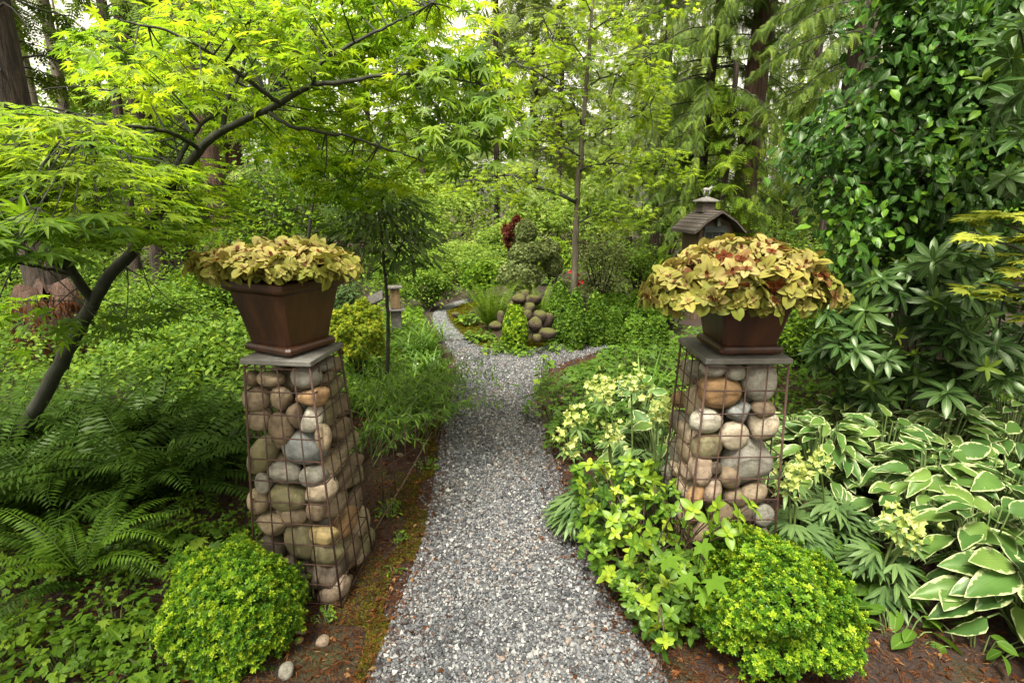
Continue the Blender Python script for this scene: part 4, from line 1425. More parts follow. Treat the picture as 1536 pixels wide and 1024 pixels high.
FG = 'dark sword ferns under the maple'
fern(gp(245, 765), 34, 0.92, 'tall dark sword fern close to the left gabion', seed=1, group=FG)
fern(gp(95, 790), 34, 0.98, 'broad dark sword fern below the maple trunk', seed=2, group=FG)
fern(gp(-25, 800), 30, 0.95, 'sword fern cut by the left edge of the picture', seed=3, group=FG)
fern(gp(330, 700), 26, 0.75, 'sword fern tucked behind the left gabion', seed=5, group=FG)
fern(gp(150, 700), 30, 0.95, 'sword fern furthest back, at the maple trunk base', seed=6, group=FG)
fern(gp(45, 705), 28, 1.0, 'sword fern standing left of the maple trunk base', seed=14, group=FG)
fern(gp(245, 690), 30, 1.0, 'tall sword fern between the maple trunk and the left gabion', seed=15, group=FG)
fern(gp(150, 880), 14, 0.6, 'low drooping sword fern over the mossy mound', seed=7, group=FG, spread=1.3)
r = np.random.default_rng(31)
fern(W(105, 790, 1.95) * (1, 1, 0) + arr(0, 0, 0.18), 10, 0.5, 'fresh lime green fern fronds arching over the dark ferns', [frond_mesh(71, M['bright'], 30, 60, 95, 0.12), frond_mesh(72, M['bright'], 30, 70, 110, 0.12)], seed=9, name='lime_fern')
fern(gp(738, 500), 34, 0.74, 'upright olive fern on the island beside the mossy boulders', FRY, seed=10, spread=0.6, name='shield_fern')
fern(W(812, 470, 6.6) * (1, 1, 0) + arr(0, 0, 0.25), 18, 0.5, 'olive fern behind the mossy boulder pile', FRY, seed=12, spread=0.9, name='shield_fern')

# ---------------------------------------------------------------- low woodland plants at the lower left
lf0 = tpl_ovate(0.62, 3, 0.1, 0.18, 0.6, 0.7)
vl = combine([(lf0, (math.sin(a), math.cos(a), -0.1), (0, 0, 1), s_, (0.42 * math.sin(b_) * q_, 0.1 + 0.42 * math.cos(b_) * q_, 0.02), dt)
              for b_, q_ in ((0, 1.0), (-1.15, 0.85), (1.15, 0.85)) for a, s_, dt in ((b_, 0.5, 0), (b_ - 0.9, 0.38, -0.05), (b_ + 0.9, 0.38, -0.05))])
lady = tpl_palm(9, 95, 0.62, 0.2, 0.1)


def clump(name, label, cat, c, R_, h, n, leaf, mat, tpls, group=None, seed=0, up=1.0, tint=(0.2, 0.9), dens=0.6, stems=True, out=0.6):
    """leaves on their own stalks rising from a patch of ground"""
    r = np.random.default_rng(seed)
    rt = root(name, label, cat, c, group)
    a = r.uniform(0, 2 * PI, n)
    q = np.sqrt(r.random(n)) * R_
    hh = h * (1 - dens * (q / R_) ** 2) * r.uniform(0.55, 1.05, n)
    P_ = np.c_[c[0] + np.cos(a) * q, c[1] + np.sin(a) * q, c[2] + hh]
    D_ = np.c_[np.cos(a), np.sin(a), np.zeros(n)] * out + r.normal(0, 0.5, (n, 3))
    D_[:, 2] = r.normal(-0.12, 0.2, n)
    N_ = np.c_[np.cos(a) * q / R_ * 0.5, np.sin(a) * q / R_ * 0.5, np.full(n, up)] + r.normal(0, 0.25, (n, 3))
    fol, st = MB(), MB()
    inst_mix(fol, tpls, P_, D_, N_, leaf * r.uniform(0.65, 1.25, n), r.uniform(*tint, n))
    part('foliage', fol, mat, rt)
    if stems:
        for k_ in range(0, n, max(1, n // 50)):
            b0 = arr(c[0] + (P_[k_, 0] - c[0]) * 0.55, c[1] + (P_[k_, 1] - c[1]) * 0.55, c[2] - 0.02)
            tube(st, [b0, (b0 + P_[k_]) / 2 + arr(0, 0, 0.02), P_[k_]], [0.0035, 0.003, 0.002], 4, False)
        part('stem', st, M['stem'], rt)
    return rt


CG = 'low bright woodland plants at the lower left'
for px, py, R_, h, n, lf, lab, tp in (
        (300, 845, 0.12, 0.20, 18, 0.10, 'bright fan-leaved plant just behind the left box bush', [lady]),
        (390, 820, 0.09, 0.14, 12, 0.10, 'broad fan-leaved plant at the left gabion base', [lady]),
        (60, 890, 0.16, 0.16, 26, 0.075, 'three-leaved plant at the left edge below the ferns', [vl]),
        (170, 960, 0.15, 0.16, 24, 0.085, 'serrated bright plant between mossy mound and left box bush', [vl, lady]),
        (100, 1010, 0.17, 0.15, 34, 0.075, 'bright three-leaved plant in the bottom left corner', [vl]),
        (20, 985, 0.13, 0.15, 24, 0.07, 'three-leaved plant at the far bottom left', [vl]),
        (235, 1020, 0.13, 0.11, 22, 0.07, 'bright plant at the front foot of the left box bush', [vl, lady]),
        (205, 850, 0.12, 0.10, 26, 0.04, 'small round-leaved seedlings on the mossy mound', [tpl_ovate(0.9, 3, 0.05, 0.1, 0.6, 0.6)]),
        (470, 900, 0.06, 0.13, 8, 0.085, 'small fan-leaved plant against the left gabion front', [lady])):
    clump('woodland_plant', lab, 'plant', gp(px, py), R_, h, n, lf, M['bright'], tp, CG, seed=px)

# ---------------------------------------------------------------- strap-leaved and willow-leaved plants left of the path
def blades(mb, c, n, L, wd, r, lean=0.5, R_=0.06, curl=1.7, seg=6, tint=(0.2, 0.9)):
    a = r.uniform(0, 2 * PI, n)
    L_ = L * r.uniform(0.6, 1.1, n)
    ph = PI / 2 - np.abs(r.normal(0, lean, n)) - 0.08
    cu = r.uniform(0.5, 1.0, n) * curl
    b0 = np.c_[c[0] + r.normal(0, R_, n), c[1] + r.normal(0, R_, n), np.full(n, c[2])]
    ts = np.linspace(0, 1, seg + 1)
    hx, z = np.zeros(n), np.zeros(n)
    V = np.zeros((n, seg + 1, 2, 3))
    A = np.zeros((n, seg + 1, 2, 3))
    tn = r.uniform(*tint, n)
    side = np.c_[-np.sin(a), np.cos(a), np.zeros(n)]
    for k_, t_ in enumerate(ts):
        e = ph - cu * t_ ** 1.5
        if k_:
            hx = hx + np.cos(e) * L_ / seg
            z = z + np.sin(e) * L_ / seg
        p = b0 + np.c_[np.cos(a) * hx, np.sin(a) * hx, z]
        w_ = wd * (0.75 + 0.6 * t_) * (1 - t_ ** 3) * 0.5 + 0.0004
        V[:, k_, 0], V[:, k_, 1] = p - side * w_, p + side * w_
        A[:, k_, 0], A[:, k_, 1] = np.c_[np.full(n, t_), -np.ones(n), tn], np.c_[np.full(n, t_), np.ones(n), tn]
    V[..., 2] = np.maximum(V[..., 2], 0.004)
    k2 = (seg + 1) * 2
    base = (np.arange(n) * k2)[:, None] + (np.arange(seg) * 2)[None]
    Q = np.stack([base, base + 1, base + 3, base + 2], -1).reshape(-1, 4)
    mb.add(V.reshape(-1, 3), Q, None, A.reshape(-1, 3))


SG = 'strap-leaved clumps along the left edge of the path'
for k_, (px, py, n, L, lab) in enumerate((
        (628, 540, 95, 0.5, 'lush strap-leaved clump where the left path edge bends'),
        (640, 512, 60, 0.42, 'strap-leaved clump leaning over the gravel at the fork'),
        (605, 515, 60, 0.3, 'strap-leaved clump beside the small wooden lantern'),
        (640, 570, 80, 0.45, 'low arching strap-leaved clump left of the path, nearest the fork'),
        (565, 550, 70, 0.45, 'strap-leaved clump at the foot of the slim sapling'),
        (540, 590, 75, 0.42, 'strap-leaved clump just behind the left gabion'),
        (620, 620, 70, 0.36, 'short strap-leaved clump among willow-leaved stems'),
        (320, 640, 60, 0.5, 'strap-leaved tuft left of the left gabion'),
        (335, 720, 46, 0.42, 'thin grassy tuft against the left gabion'))):
    c = gp(px, py)
    mb = MB()
    blades(mb, c, n, L, 0.017, np.random.default_rng(200 + k_), 0.45, 0.09)
    thing('strap_leaved_plant', mb, M['blade'], c, lab, 'plant', SG)

WG = 'willow-leaved stems arching from the left verge'
for k_, (px, py, n, L, lab, mu) in enumerate((
        (560, 690, 26, 0.62, 'tall willow-leaved plant behind the left gabion path side', 0.5), (600, 660, 26, 0.6, 'bushy willow-leaved plant beside the wire support', 0.4),
        (632, 655, 24, 0.80, 'willow-leaved plant arching its stems over the gravel', 0.0), (640, 600, 16, 0.52, 'willow-leaved plant spilling over the path before the fork', 0.1),
        (570, 630, 24, 0.55, 'willow-leaved plant between sapling and left gabion', 0.6), (300, 720, 10, 0.5, 'willow-leaved stems among the dark sword ferns', 2.6))):
    r = np.random.default_rng(300 + k_)
    c = gp(px, py)
    rt = root('willow_leaved_plant', lab, 'plant', c, WG)
    fol, st = MB(), MB()
    for s_ in range(n):
        a = r.normal(mu, 0.9) if r.random() < 0.7 else r.uniform(0, 2 * PI)
        el, m_ = r.uniform(1.0, 1.45), 12
        cu = r.uniform(0.9, 1.6)
        p = c + arr(*r.normal(0, 0.06, 2), 0)
        line, Ls = [p], L * r.uniform(0.7, 1.15)
        for q in range(m_):
            e = el - cu * (q / m_) ** 1.2
            p = p + arr(math.cos(a) * math.cos(e), math.sin(a) * math.cos(e), math.sin(e)) * Ls / m_
            p[2] = max(p[2], 0.03)
            line.append(p)
        line = np.array(line)
        tube(st, line, np.linspace(0.003, 0.0012, len(line)), 4, False)
        idx = r.uniform(3, m_, 26)
        i0 = idx.astype(int)
        P_ = line[i0] + (line[np.minimum(i0 + 1, m_)] - line[i0]) * (idx - i0)[:, None]
        tn_ = nrm(line[np.minimum(i0 + 1, m_)] - line[np.maximum(i0 - 1, 0)])
        D_ = tn_ * 0.7 + r.normal(0, 0.55, P_.shape) + arr(0, 0, -0.45)
        inst(fol, tpl_ovate(0.17, 3, 0.1, 0.25), P_, D_, arr(0, 0, 1) + r.normal(0, 0.3, P_.shape), r.uniform(0.045, 0.085, 26), r.uniform(0.25, 0.95, 26))
    part('foliage', fol, M['blade'], rt)
    part('stem', st, M['stem'], rt)

# rusty wire plant support beside the left gabion
wp = root('wire_plant_support', 'low rusty wire support leaning among willow leaves by the left gabion', 'plant support', gp(600, 735))
mb = MB()
A0, B0 = gp(575, 752), gp(655, 690)
for s_ in np.linspace(0, 1, 6):
    p = A0 * (1 - s_) + B0 * s_
    tube(mb, [p + arr(0, 0, -0.03), p + arr(0, 0.01, 0.2), p + arr(0.005, 0.02, 0.40)], 0.0032, 6)
for h in (0.08, 0.2, 0.32):
    tube(mb, [A0 + arr(0, 0, h), (A0 + B0) / 2 + arr(0, 0.002, h), B0 + arr(0, 0, h)], 0.0025, 6)
part('wire_grid', mb, M['rust'], wp)
mb = MB()
tube(mb, [gp(560, 800) + arr(0, 0, 0.0), gp(610, 740) + arr(0, 0, 0.1), gp(650, 700) + arr(0, 0, 0.26)], [0.005, 0.0045, 0.003], 6)
thing('cane', mb, M['wood'], gp(560, 800), 'dry tan cane slanting past the wire plant support', 'stick')

# green ground layer on the left of the path and under the trees: leaves nobody could count
def cover(name, label, poly, n, h, leaf, mat, tpls, seed, up=1.0, tint=(0.1, 0.9), world=None):
    r = np.random.default_rng(seed)
    if world is None:
        q = poly_points([G(*p)[:2] for p in poly], n, r)
    else:
        q = poly_points(world, n, r)
    d_ = path_dist(q[:, 0], q[:, 1])
    q = q[d_ > 0.05]
    for P_ in (LP, RP):
        q = q[np.max(np.abs(q - P_.ctr_b[:2]), axis=1) > 0.24]
    n = len(q)
    lump_ = 0.45 + 0.55 * (np.sin(q[:, 0] * 2.7 + seed) * np.cos(q[:, 1] * 2.1 + seed * 2) * 0.5 + 0.5)
    z = gz(q[:, 0], q[:, 1]) + h * lump_ * r.random(n) ** 0.6
    D_ = r.normal(0, 1, (n, 3))
    D_[:, 2] = r.normal(-0.15, 0.3, n)
    N_ = arr(0, -0.15, up) + r.normal(0, 0.4, (n, 3))
    mb = MB()
    inst_mix(mb, tpls, np.c_[q, z], D_, N_, leaf * r.uniform(0.6, 1.3, n), r.uniform(*tint, n))
    return thing(name, mb, mat, (0, 0, 0), label, 'ground cover', kind='stuff')


cover('ground_cover', 'leafy ground cover on the left bank along the path', [(505, 640), (640, 640), (672, 560), (640, 500), (632, 468), (585, 478), (480, 520)], 9000, 0.2, 0.06, M['bright'], [L_ov, L_lance], 1)
cover('leafy_undergrowth', 'bright leafy undergrowth beneath the left maple', None, 26000, 0.85, 0.055, M['mid'], [L_ov, L_ov3], 2, world=[(-1.2, 3.1), (-1.35, 3.9), (-2.3, 5.4), (-3.0, 7.0), (-6.5, 7.5), (-6.8, 4.2), (-4.4, 3.9), (-2.6, 3.4)])
cover('shaded_undergrowth', 'sparse small plants on the dark floor under the ferns', None, 4200, 0.14, 0.035, M['bright'], [L_ov, vl], 3, world=[(-0.95, 1.5), (-1.15, 2.5), (-3.4, 3.0), (-3.0, 1.2), (-1.5, 1.0)])
cover('woodland_cover', 'green plants covering the ground beyond the fork', None, 22000, 0.4, 0.085, M['mid'], [L_ov, L_k], 4, world=[(-1.5, 8.0), (0.0, 10.2), (1.0, 8.3), (3.5, 7.2), (9, 8), (14, 16), (-14, 16), (-8, 7.5), (-2.0, 6.2)])
cover('shady_cover', 'low green plants between right gabion and rhododendrons', None, 9000, 0.22, 0.055, M['bright'], [L_ov, vl], 5, tint=(0.0, 0.7), world=[(0.7, 3.3), (1.6, 2.7), (3.0, 2.6), (5.0, 3.5), (4.5, 7.0), (1.5, 6.2), (0.9, 5.6)])

# ---------------------------------------------------------------- hostas
h_tpls = [tpl_ovate(0.52, 7, 0.16, 0.22, 0.6, 0.95, 0.02, 2), tpl_ovate(0.46, 7, 0.22, 0.36, 0.6, 1.0, 0.024, 2), tpl_ovate(0.56, 7, 0.10, 0.14, 0.6, 0.9, 0.02, 2)]


def hosta(c, n, R_, h, leaf, label, seed, face=None):
    r = np.random.default_rng(seed)
    rt = root('hosta', label, 'hosta', c, 'white-edged hostas at the right')
    q = r.random(n) ** 0.6
    a = np.arange(n) * 2.39996 + r.normal(0, 0.25, n)
    rad = R_ * (0.25 + 0.75 * q)
    hh = h * (1 - 0.62 * q ** 1.6) * r.uniform(0.85, 1.1, n)
    dirh = np.c_[np.cos(a), np.sin(a), np.zeros(n)]
    P_ = c + dirh * (rad - leaf * 0.42)[:, None] + np.c_[np.zeros((n, 2)), hh]
    D_ = dirh + r.normal(0, 0.18, (n, 3))
    D_[:, 2] = 0.30 - 0.62 * q + r.normal(0, 0.24, n)
    N_ = arr(0, 0, 1) + dirh * 0.3 + r.normal(0, 0.34, (n, 3)) + arr(0, -0.2, 0)
    fol, st = MB(), MB()
    inst_mix(fol, h_tpls, P_, D_, N_, leaf * r.uniform(0.75, 1.15, n), r.uniform(0.2, 0.95, n))
    for k_ in range(n):
        b0 = c + dirh[k_] * 0.03
        tube(st, smooth_line([b0, b0 * 0.4 + P_[k_] * 0.6 + arr(0, 0, 0.05), P_[k_]], 5), [0.006, 0.005, 0.0045, 0.004, 0.0035], 5, False)
    part('foliage', fol, M['hosta'], rt)
    part('leaf_stalk', st, M['stem'], rt)


def below(px, py, D):
    p = W(px, py, D)
    return arr(p[0], p[1], gz1(p[0], p[1]))


for k_, (px, py, D, n, R_, h, leaf, lab) in enumerate((
        (1245, 600, 2.75, 40, 0.30, 0.42, 0.19, 'white-edged hosta right beside the right gabion'),
        (1335, 640, 2.75, 42, 0.32, 0.42, 0.20, 'white-edged hosta behind the pale green hellebore'),
        (1425, 625, 3.0, 40, 0.32, 0.42, 0.20, 'white-edged hosta in front of the lowest rhododendron leaves'),
        (1530, 620, 3.0, 40, 0.34, 0.50, 0.21, 'upright white-edged hosta at the right edge below the gold maple'),
        (1400, 715, 2.35, 44, 0.33, 0.42, 0.20, 'dense white-edged hosta in the middle of the hosta bed'),
        (1500, 730, 2.25, 44, 0.33, 0.43, 0.205, 'large-leaved white-edged hosta at the right edge, middle of the bed'),
        (1470, 830, 1.95, 46, 0.34, 0.36, 0.20, 'broad white-edged hosta hanging over the bare mulch'),
        (1550, 890, 1.75, 40, 0.34, 0.36, 0.22, 'white-edged hosta cut by the lower right edge'),
        (1290, 560, 3.3, 36, 0.30, 0.36, 0.18, 'small white-edged hosta at the back, below the rhododendron twigs'),
        (1195, 590, 3.1, 34, 0.28, 0.34, 0.18, 'white-edged hosta partly hidden by the right gabion rods'),
        (1000, 555, 2.95, 44, 0.34, 0.36, 0.19, 'white-edged hosta on the path side of the right gabion'),
        (965, 545, 3.6, 30, 0.25, 0.32, 0.17, 'white-edged hosta beside the geraniums, nearest the box hedge'))):
    hosta(below(px, py, D), int(n * (1.5 if D < 2.3 else 2.3)), R_ * (1 if D < 2.3 else 1.08), h * 1.08, leaf * (0.86 if D < 2.3 else 0.70), lab, 400 + k_)

# ---------------------------------------------------------------- hellebores with pale green flowers
petal = tpl_ovate(0.75, 2, 0.18, -0.22, 0.6, 0.6)
hflower = combine([(petal, (math.cos(a), math.sin(a), 0.5), (0, 0, 1), 1.0, (0, 0, 0), 0) for a in np.linspace(0, 2 * PI, 5, endpoint=False)])
h_leaf = combine([(L_lance, (math.sin(a), math.cos(a), -0.1 * abs(a)), (0, 0, 1), 1 - 0.18 * abs(a), (0, 0, 0), 0) for a in (-1.5, -0.9, -0.4, 0.1, 0.6, 1.1)])


def hellebore(c, heads, label, seed, n=42, R_=0.19, h=0.32):
    r = np.random.default_rng(seed)
    rt = root('hellebore', label, 'flower', c, 'hellebores with pale green flowers')
    fol, fl, st = MB(), MB(), MB()
    a = r.uniform(0, 2 * PI, n)
    q = np.sqrt(r.random(n))
    P_ = c + np.c_[np.cos(a) * q * R_ * 0.7, np.sin(a) * q * R_ * 0.7, h * (1 - 0.5 * q) * r.uniform(0.5, 1.05, n)]
    D_ = np.c_[np.cos(a), np.sin(a), 0.28 - 0.35 * q] + r.normal(0, 0.25, (n, 3))
    inst(fol, h_leaf, P_, D_, arr(0, 0, 1) + r.normal(0, 0.25, (n, 3)), 0.12 * r.uniform(0.8, 1.2, n), r.uniform(0.1, 0.9, n))
    for k_ in range(0, n, 2):
        tube(st, [c, (c + P_[k_]) / 2 + arr(0, 0, 0.03), P_[k_]], [0.005, 0.004, 0.003], 5, False)
    for hd in heads:
        fl = MB()
        m_ = 24
        Pf = hd + r.normal(0, (0.036, 0.034, 0.034), (m_, 3))
        N_ = (Pf - hd) * 18 + arr(0, -0.5, 0.15) + r.normal(0, 0.3, (m_, 3))
        inst(fl, hflower, Pf, nrm(r.normal(0, 1, (m_, 3))), N_, 0.024 * r.uniform(0.75, 1.2, m_), r.random(m_))
        tube(st, smooth_line([c, (c + hd) / 2 + arr(0, 0, 0.03), hd], 6), np.linspace(0.007, 0.004, 6), 6, False)
        inst(fol, L_lance, np.repeat((hd - arr(0, 0, 0.05))[None], 9, 0), np.c_[np.cos(np.arange(9) * 0.7), np.sin(np.arange(9) * 0.7), r.normal(0, 0.2, 9)], np.tile(arr(0, 0, 1.), (9, 1)), 0.085, r.uniform(0.4, 1, 9))
        part('blossom', fl, M['hell_flower'], rt)
    part('foliage', fol, M['hellebore'], rt)
    part('stem', st, M['stem'], rt)


for k_, (px, py, D, hds, lab) in enumerate((
        (880, 690, 2.45, ((866, 628), (855, 660)), 'hellebore closest to the gravel, with two flower heads'),
        (930, 660, 2.5, ((914, 648), (905, 590)), 'hellebore in the middle of the path-side group'),
        (955, 640, 2.8, ((947, 572), (900, 578)), 'tallest hellebore at the back of the path-side group'),
        (985, 650, 2.5, ((988, 610), (1000, 622)), 'hellebore leaning on the path side of the right gabion'),
        (1205, 735, 2.15, ((1196, 710), (1182, 722)), 'hellebore between the right gabion and the hostas'),
        (1330, 795, 1.95, ((1352, 778), (1368, 800)), 'hellebore flowering among the front hostas'),
        (1255, 745, 2.3, ((1228, 690),), 'hellebore with a single flower head between gabion and hosta bed'))):
    c = below(px, py, D)
    hellebore(c, [W(hx, hy, D - 0.04) for hx, hy in hds], lab, 500 + k_, n=24 if D < 2 else 42, R_=0.13 if D < 2 else 0.19)

# ---------------------------------------------------------------- pale green shrub at the foot of the right gabion, maple seedling, ground vines
dg = tpl_ovate(0.6, 5, 0.14, 0.2, 0.62, 0.8, 0, 1)
dwh = combine([(dg, (math.cos(a), math.sin(a), 0.15), (0, 0, 1), 1.0, (0.05 * math.cos(a), 0.05 * math.sin(a), 0), 0) for a in (0, PI)] +
              [(dg, (math.cos(a), math.sin(a), 0.3), (0, 0, 1), 0.85, (0, 0, 0.08), 0.1) for a in (PI / 2, -PI / 2)] +
              [(dg, (math.cos(a), math.sin(a), 0.8), (0, 0, 1), 0.5, (0, 0, 0.12), 0.3) for a in (0.4, PI + 0.4)])
rt = root('dogwood_shrub', 'ovate-leaved light green shrub spilling over the gravel by the right gabion', 'shrub', gp(965, 850))
fol, st = MB(), MB()
r = np.random.default_rng(41)
DW = [(870, 690), (960, 690), (1010, 720), (1030, 790), (1060, 850), (1040, 960), (985, 975), (930, 890), (875, 830), (855, 750)]
q_ = poly_points(DW, 240, r)
P_ = []
for x, y in q_:
    Dn = np.interp(y, [690, 780, 860, 960], [2.35, 2.05, 1.88, 1.62]) + r.normal(0, 0.06)
    p = W(x, y, Dn)
    p[2] = max(p[2], 0.03)
    P_.append(p)
P_ = np.array(P_)
n = len(P_)
inst(fol, dwh, P_, rand_dirs(n), arr(-0.1, -0.3, 0.8) + r.normal(0, 0.25, (n, 3)), 0.046 * r.uniform(0.6, 1.25, n), np.clip(r.normal(0.45, 0.3, n), 0, 0.95))
n2 = 420
q_ = poly_points(DW, n2, r)
P2 = np.array([W(x, y, np.interp(y, [690, 780, 860, 960], [2.4, 2.12, 1.93, 1.66]) + r.uniform(0.0, 0.12)) for x, y in q_])
P2[:, 2] = np.maximum(P2[:, 2] - 0.03, 0.02)
inst(fol, dg, P2, rand_dirs(n2) * (1, 1, 0.3), arr(0, -0.3, 0.8) + r.normal(0, 0.3, (n2, 3)), 0.046 * r.uniform(0.6, 1.2, n2), r.uniform(0, 0.4, n2))
for x, y, D in ((1040, 765, 1.72), (1078, 762, 1.70), (1105, 775, 1.70), (1062, 785, 1.70), (1092, 800, 1.70), (1125, 760, 1.72)):
    p = W(x, y, D)
    inst(fol, dwh, p[None], rand_dirs(1), arr(0.1, -0.5, 0.7)[None], 0.058, 0.62)
    tube(st, smooth_line([gp(1000, 880), (gp(1000, 880) + p) / 2 + arr(0, 0, 0.06), p], 7), np.linspace(0.005, 0.002, 7), 5, False)
for k_ in range(0, n, 3):
    b0 = gp(975, 860) + arr(*r.normal(0, 0.06, 2), 0)
    tube(st, smooth_line([b0, (b0 + P_[k_]) / 2 + arr(0, 0, 0.04), P_[k_]], 6), np.linspace(0.005, 0.002, 6), 5, False)
part('foliage', fol, M['dogwood'], rt)
part('branch', st, M['wood'], rt)

c = gp(1040, 905)
rt = root('maple_seedling', 'three lobed bright seedling leaves between the light shrub and right box bush', 'plant', c)
fol, st = MB(), MB()
for x, y, D, s_ in ((1053, 815, 1.60, 0.062), (1030, 862, 1.56, 0.06), (1068, 868, 1.52, 0.075), (1000, 838, 1.70, 0.075), (1050, 890, 1.52, 0.055)):
    p = W(x, y, D)
    inst(fol, L_palm5, p[None], arr(0.2, -0.8, -0.35)[None] + RNG.normal(0, 0.3, (1, 3)), arr(0, -0.6, 0.8)[None], s_, 0.5)
    tube(st, smooth_line([c, (c + p) / 2 + arr(0.01, 0.02, 0.04), p], 6), np.linspace(0.003, 0.0015, 6), 5, False)
part('foliage', fol, M['bright'], rt)
part('stem', st, M['stem'], rt)

VG = 'broad-leaved vines on the mulch at the lower right'
for k_, (px, py, R_, h, n, lab) in enumerate((
        (1195, 830, 0.13, 0.20, 15, 'broad-leaved vine climbing at the right gabion base'), (1265, 860, 0.15, 0.18, 20, 'broad-leaved vine between the right box bush and front hellebore'),
        (1320, 880, 0.16, 0.16, 20, 'broad-leaved vine under the overhanging front hosta'), (1345, 960, 0.11, 0.10, 9, 'few bright vine leaves on bare mulch right of the box bush'),
        (1470, 985, 0.14, 0.10, 8, 'vine leaves lying on mulch at the bottom right corner'))):
    clump('ground_vine', lab, 'plant', gp(px, py), R_ * 1.1, h, int(n * 1.8), 0.092, M['dogwood'], [dg], VG, seed=600 + k_, tint=(0.1, 0.55))

# ---------------------------------------------------------------- geraniums between the path and the right gabion
ger = tpl_palm(5, 125, 0.45, 0.1, 0.26)
EG = 'lobed-leaved geraniums along the right path edge'
for k_, (px, py, D, R_, h, n, lab) in enumerate((
        (850, 600, 3.95, 0.33, 0.42, 230, 'lobed-leaved geranium bulging over the gravel, widest of the row'), (905, 570, 4.2, 0.36, 0.40, 230, 'lobed-leaved geranium in the middle of the right bed'),
        (880, 640, 3.45, 0.30, 0.36, 190, 'lobed-leaved geranium just behind the path-side hellebores'), (900, 548, 4.8, 0.28, 0.24, 190, 'lobed-leaved geranium at the right fork of the path'),
        (935, 540, 4.8, 0.38, 0.40, 200, 'lobed-leaved geranium in front of the round box shrubs'), (980, 530, 5.0, 0.38, 0.36, 180, 'lobed-leaved geranium seen beside the right pot base'),
        (925, 610, 3.5, 0.28, 0.36, 150, 'lobed-leaved geranium next to the path-side hosta'),
        (893, 545, 5.0, 0.22, 0.16, 130, 'lobed-leaved geranium at the inner corner of the right fork'),
        (868, 550, 4.9, 0.17, 0.12, 90, 'lowest small lobed-leaved geranium edging the right gravel branch'))):
    p = below(px, py, D)
    clump('geranium', lab, 'plant', p, R_, h, n, 0.052, M['mid'], [ger, vl], EG, seed=700 + k_, tint=(0.0, 0.6), dens=0.75)
c = below(818, 560, 4.6)
clump('tall_weed', 'tall thin-stemmed seedling standing above the gravel at the fork', 'plant', c, 0.09, 0.42, 26, 0.06, M['bright'], [L_ov, ger], seed=720)
c = below(965, 500, 4.2)
mb = MB()
blades(mb, c, 26, 0.45, 0.018, np.random.default_rng(730), 0.3, 0.05, 0.7)
thing('iris_clump', mb, M['blade'], c, 'dark upright iris leaves behind the path-side hosta', 'plant')

# ---------------------------------------------------------------- the island: mossy boulders, box cones, ground plants
BST = [stone_mesh(300 + k_, 0.24, M['boulder']) for k_ in range(5)]
for k_, (cx, cy_, rx, ry, D, lab) in enumerate((
        (648, 552, 30, 26, 6.35, 'brown boulder crowning the mossy pile'), (602, 577, 40, 30, 6.2, 'large brown boulder high on the left of the pile'),
        (685, 585, 37, 30, 6.25, 'brown boulder high on the right of the pile, moss on its edge'), (672, 617, 42, 26, 6.05, 'flat brown boulder under the crowning one'),
        (714, 668, 38, 32, 6.0, 'moss-topped boulder at the right shoulder of the pile'), (658, 655, 28, 26, 5.95, 'small mossy boulder in the centre of the pile'),
        (690, 708, 40, 42, 5.8, 'dark rounded boulder just right of the bright box cone'), (757, 690, 28, 42, 6.0, 'upright boulder at the right end of the pile'),
        (520, 668, 30, 40, 6.1, 'grey boulder behind the upright island fern'), (755, 752, 42, 26, 5.7, 'low mossy boulder at the front right of the island'),
        (705, 772, 28, 20, 5.6, 'small flat stone at the front foot of the pile'), (490, 715, 36, 26, 5.9, 'mossy stone half hidden under the upright island fern'),
        (590, 640, 40, 50, 6.35, 'boulder deep behind the bright box cone'), (640, 610, 40, 34, 6.3, 'boulder in the middle of the pile under the crown stones'),
        (285, 655, 20, 12, 7.2, 'low grey stone at the left end of the island'))):
    D = D + 0.2
    p = W(cx / 3.413 + 600, cy_ / 3.413 + 280, D)
    s_ = mpp(D) / 3.413
    o = link('mossy_boulder', BST[k_ % 5], p)
    o.scale = (rx * s_ * 1.08, rx * s_ * 0.95, ry * s_ * 1.12)
    o.rotation_euler = (0, 0, k_ * 1.3)
    tagset(o, lab, 'boulder', 'mossy boulders on the island')
# ledge of soil under the pile
p = W(785, 492, 6.3)

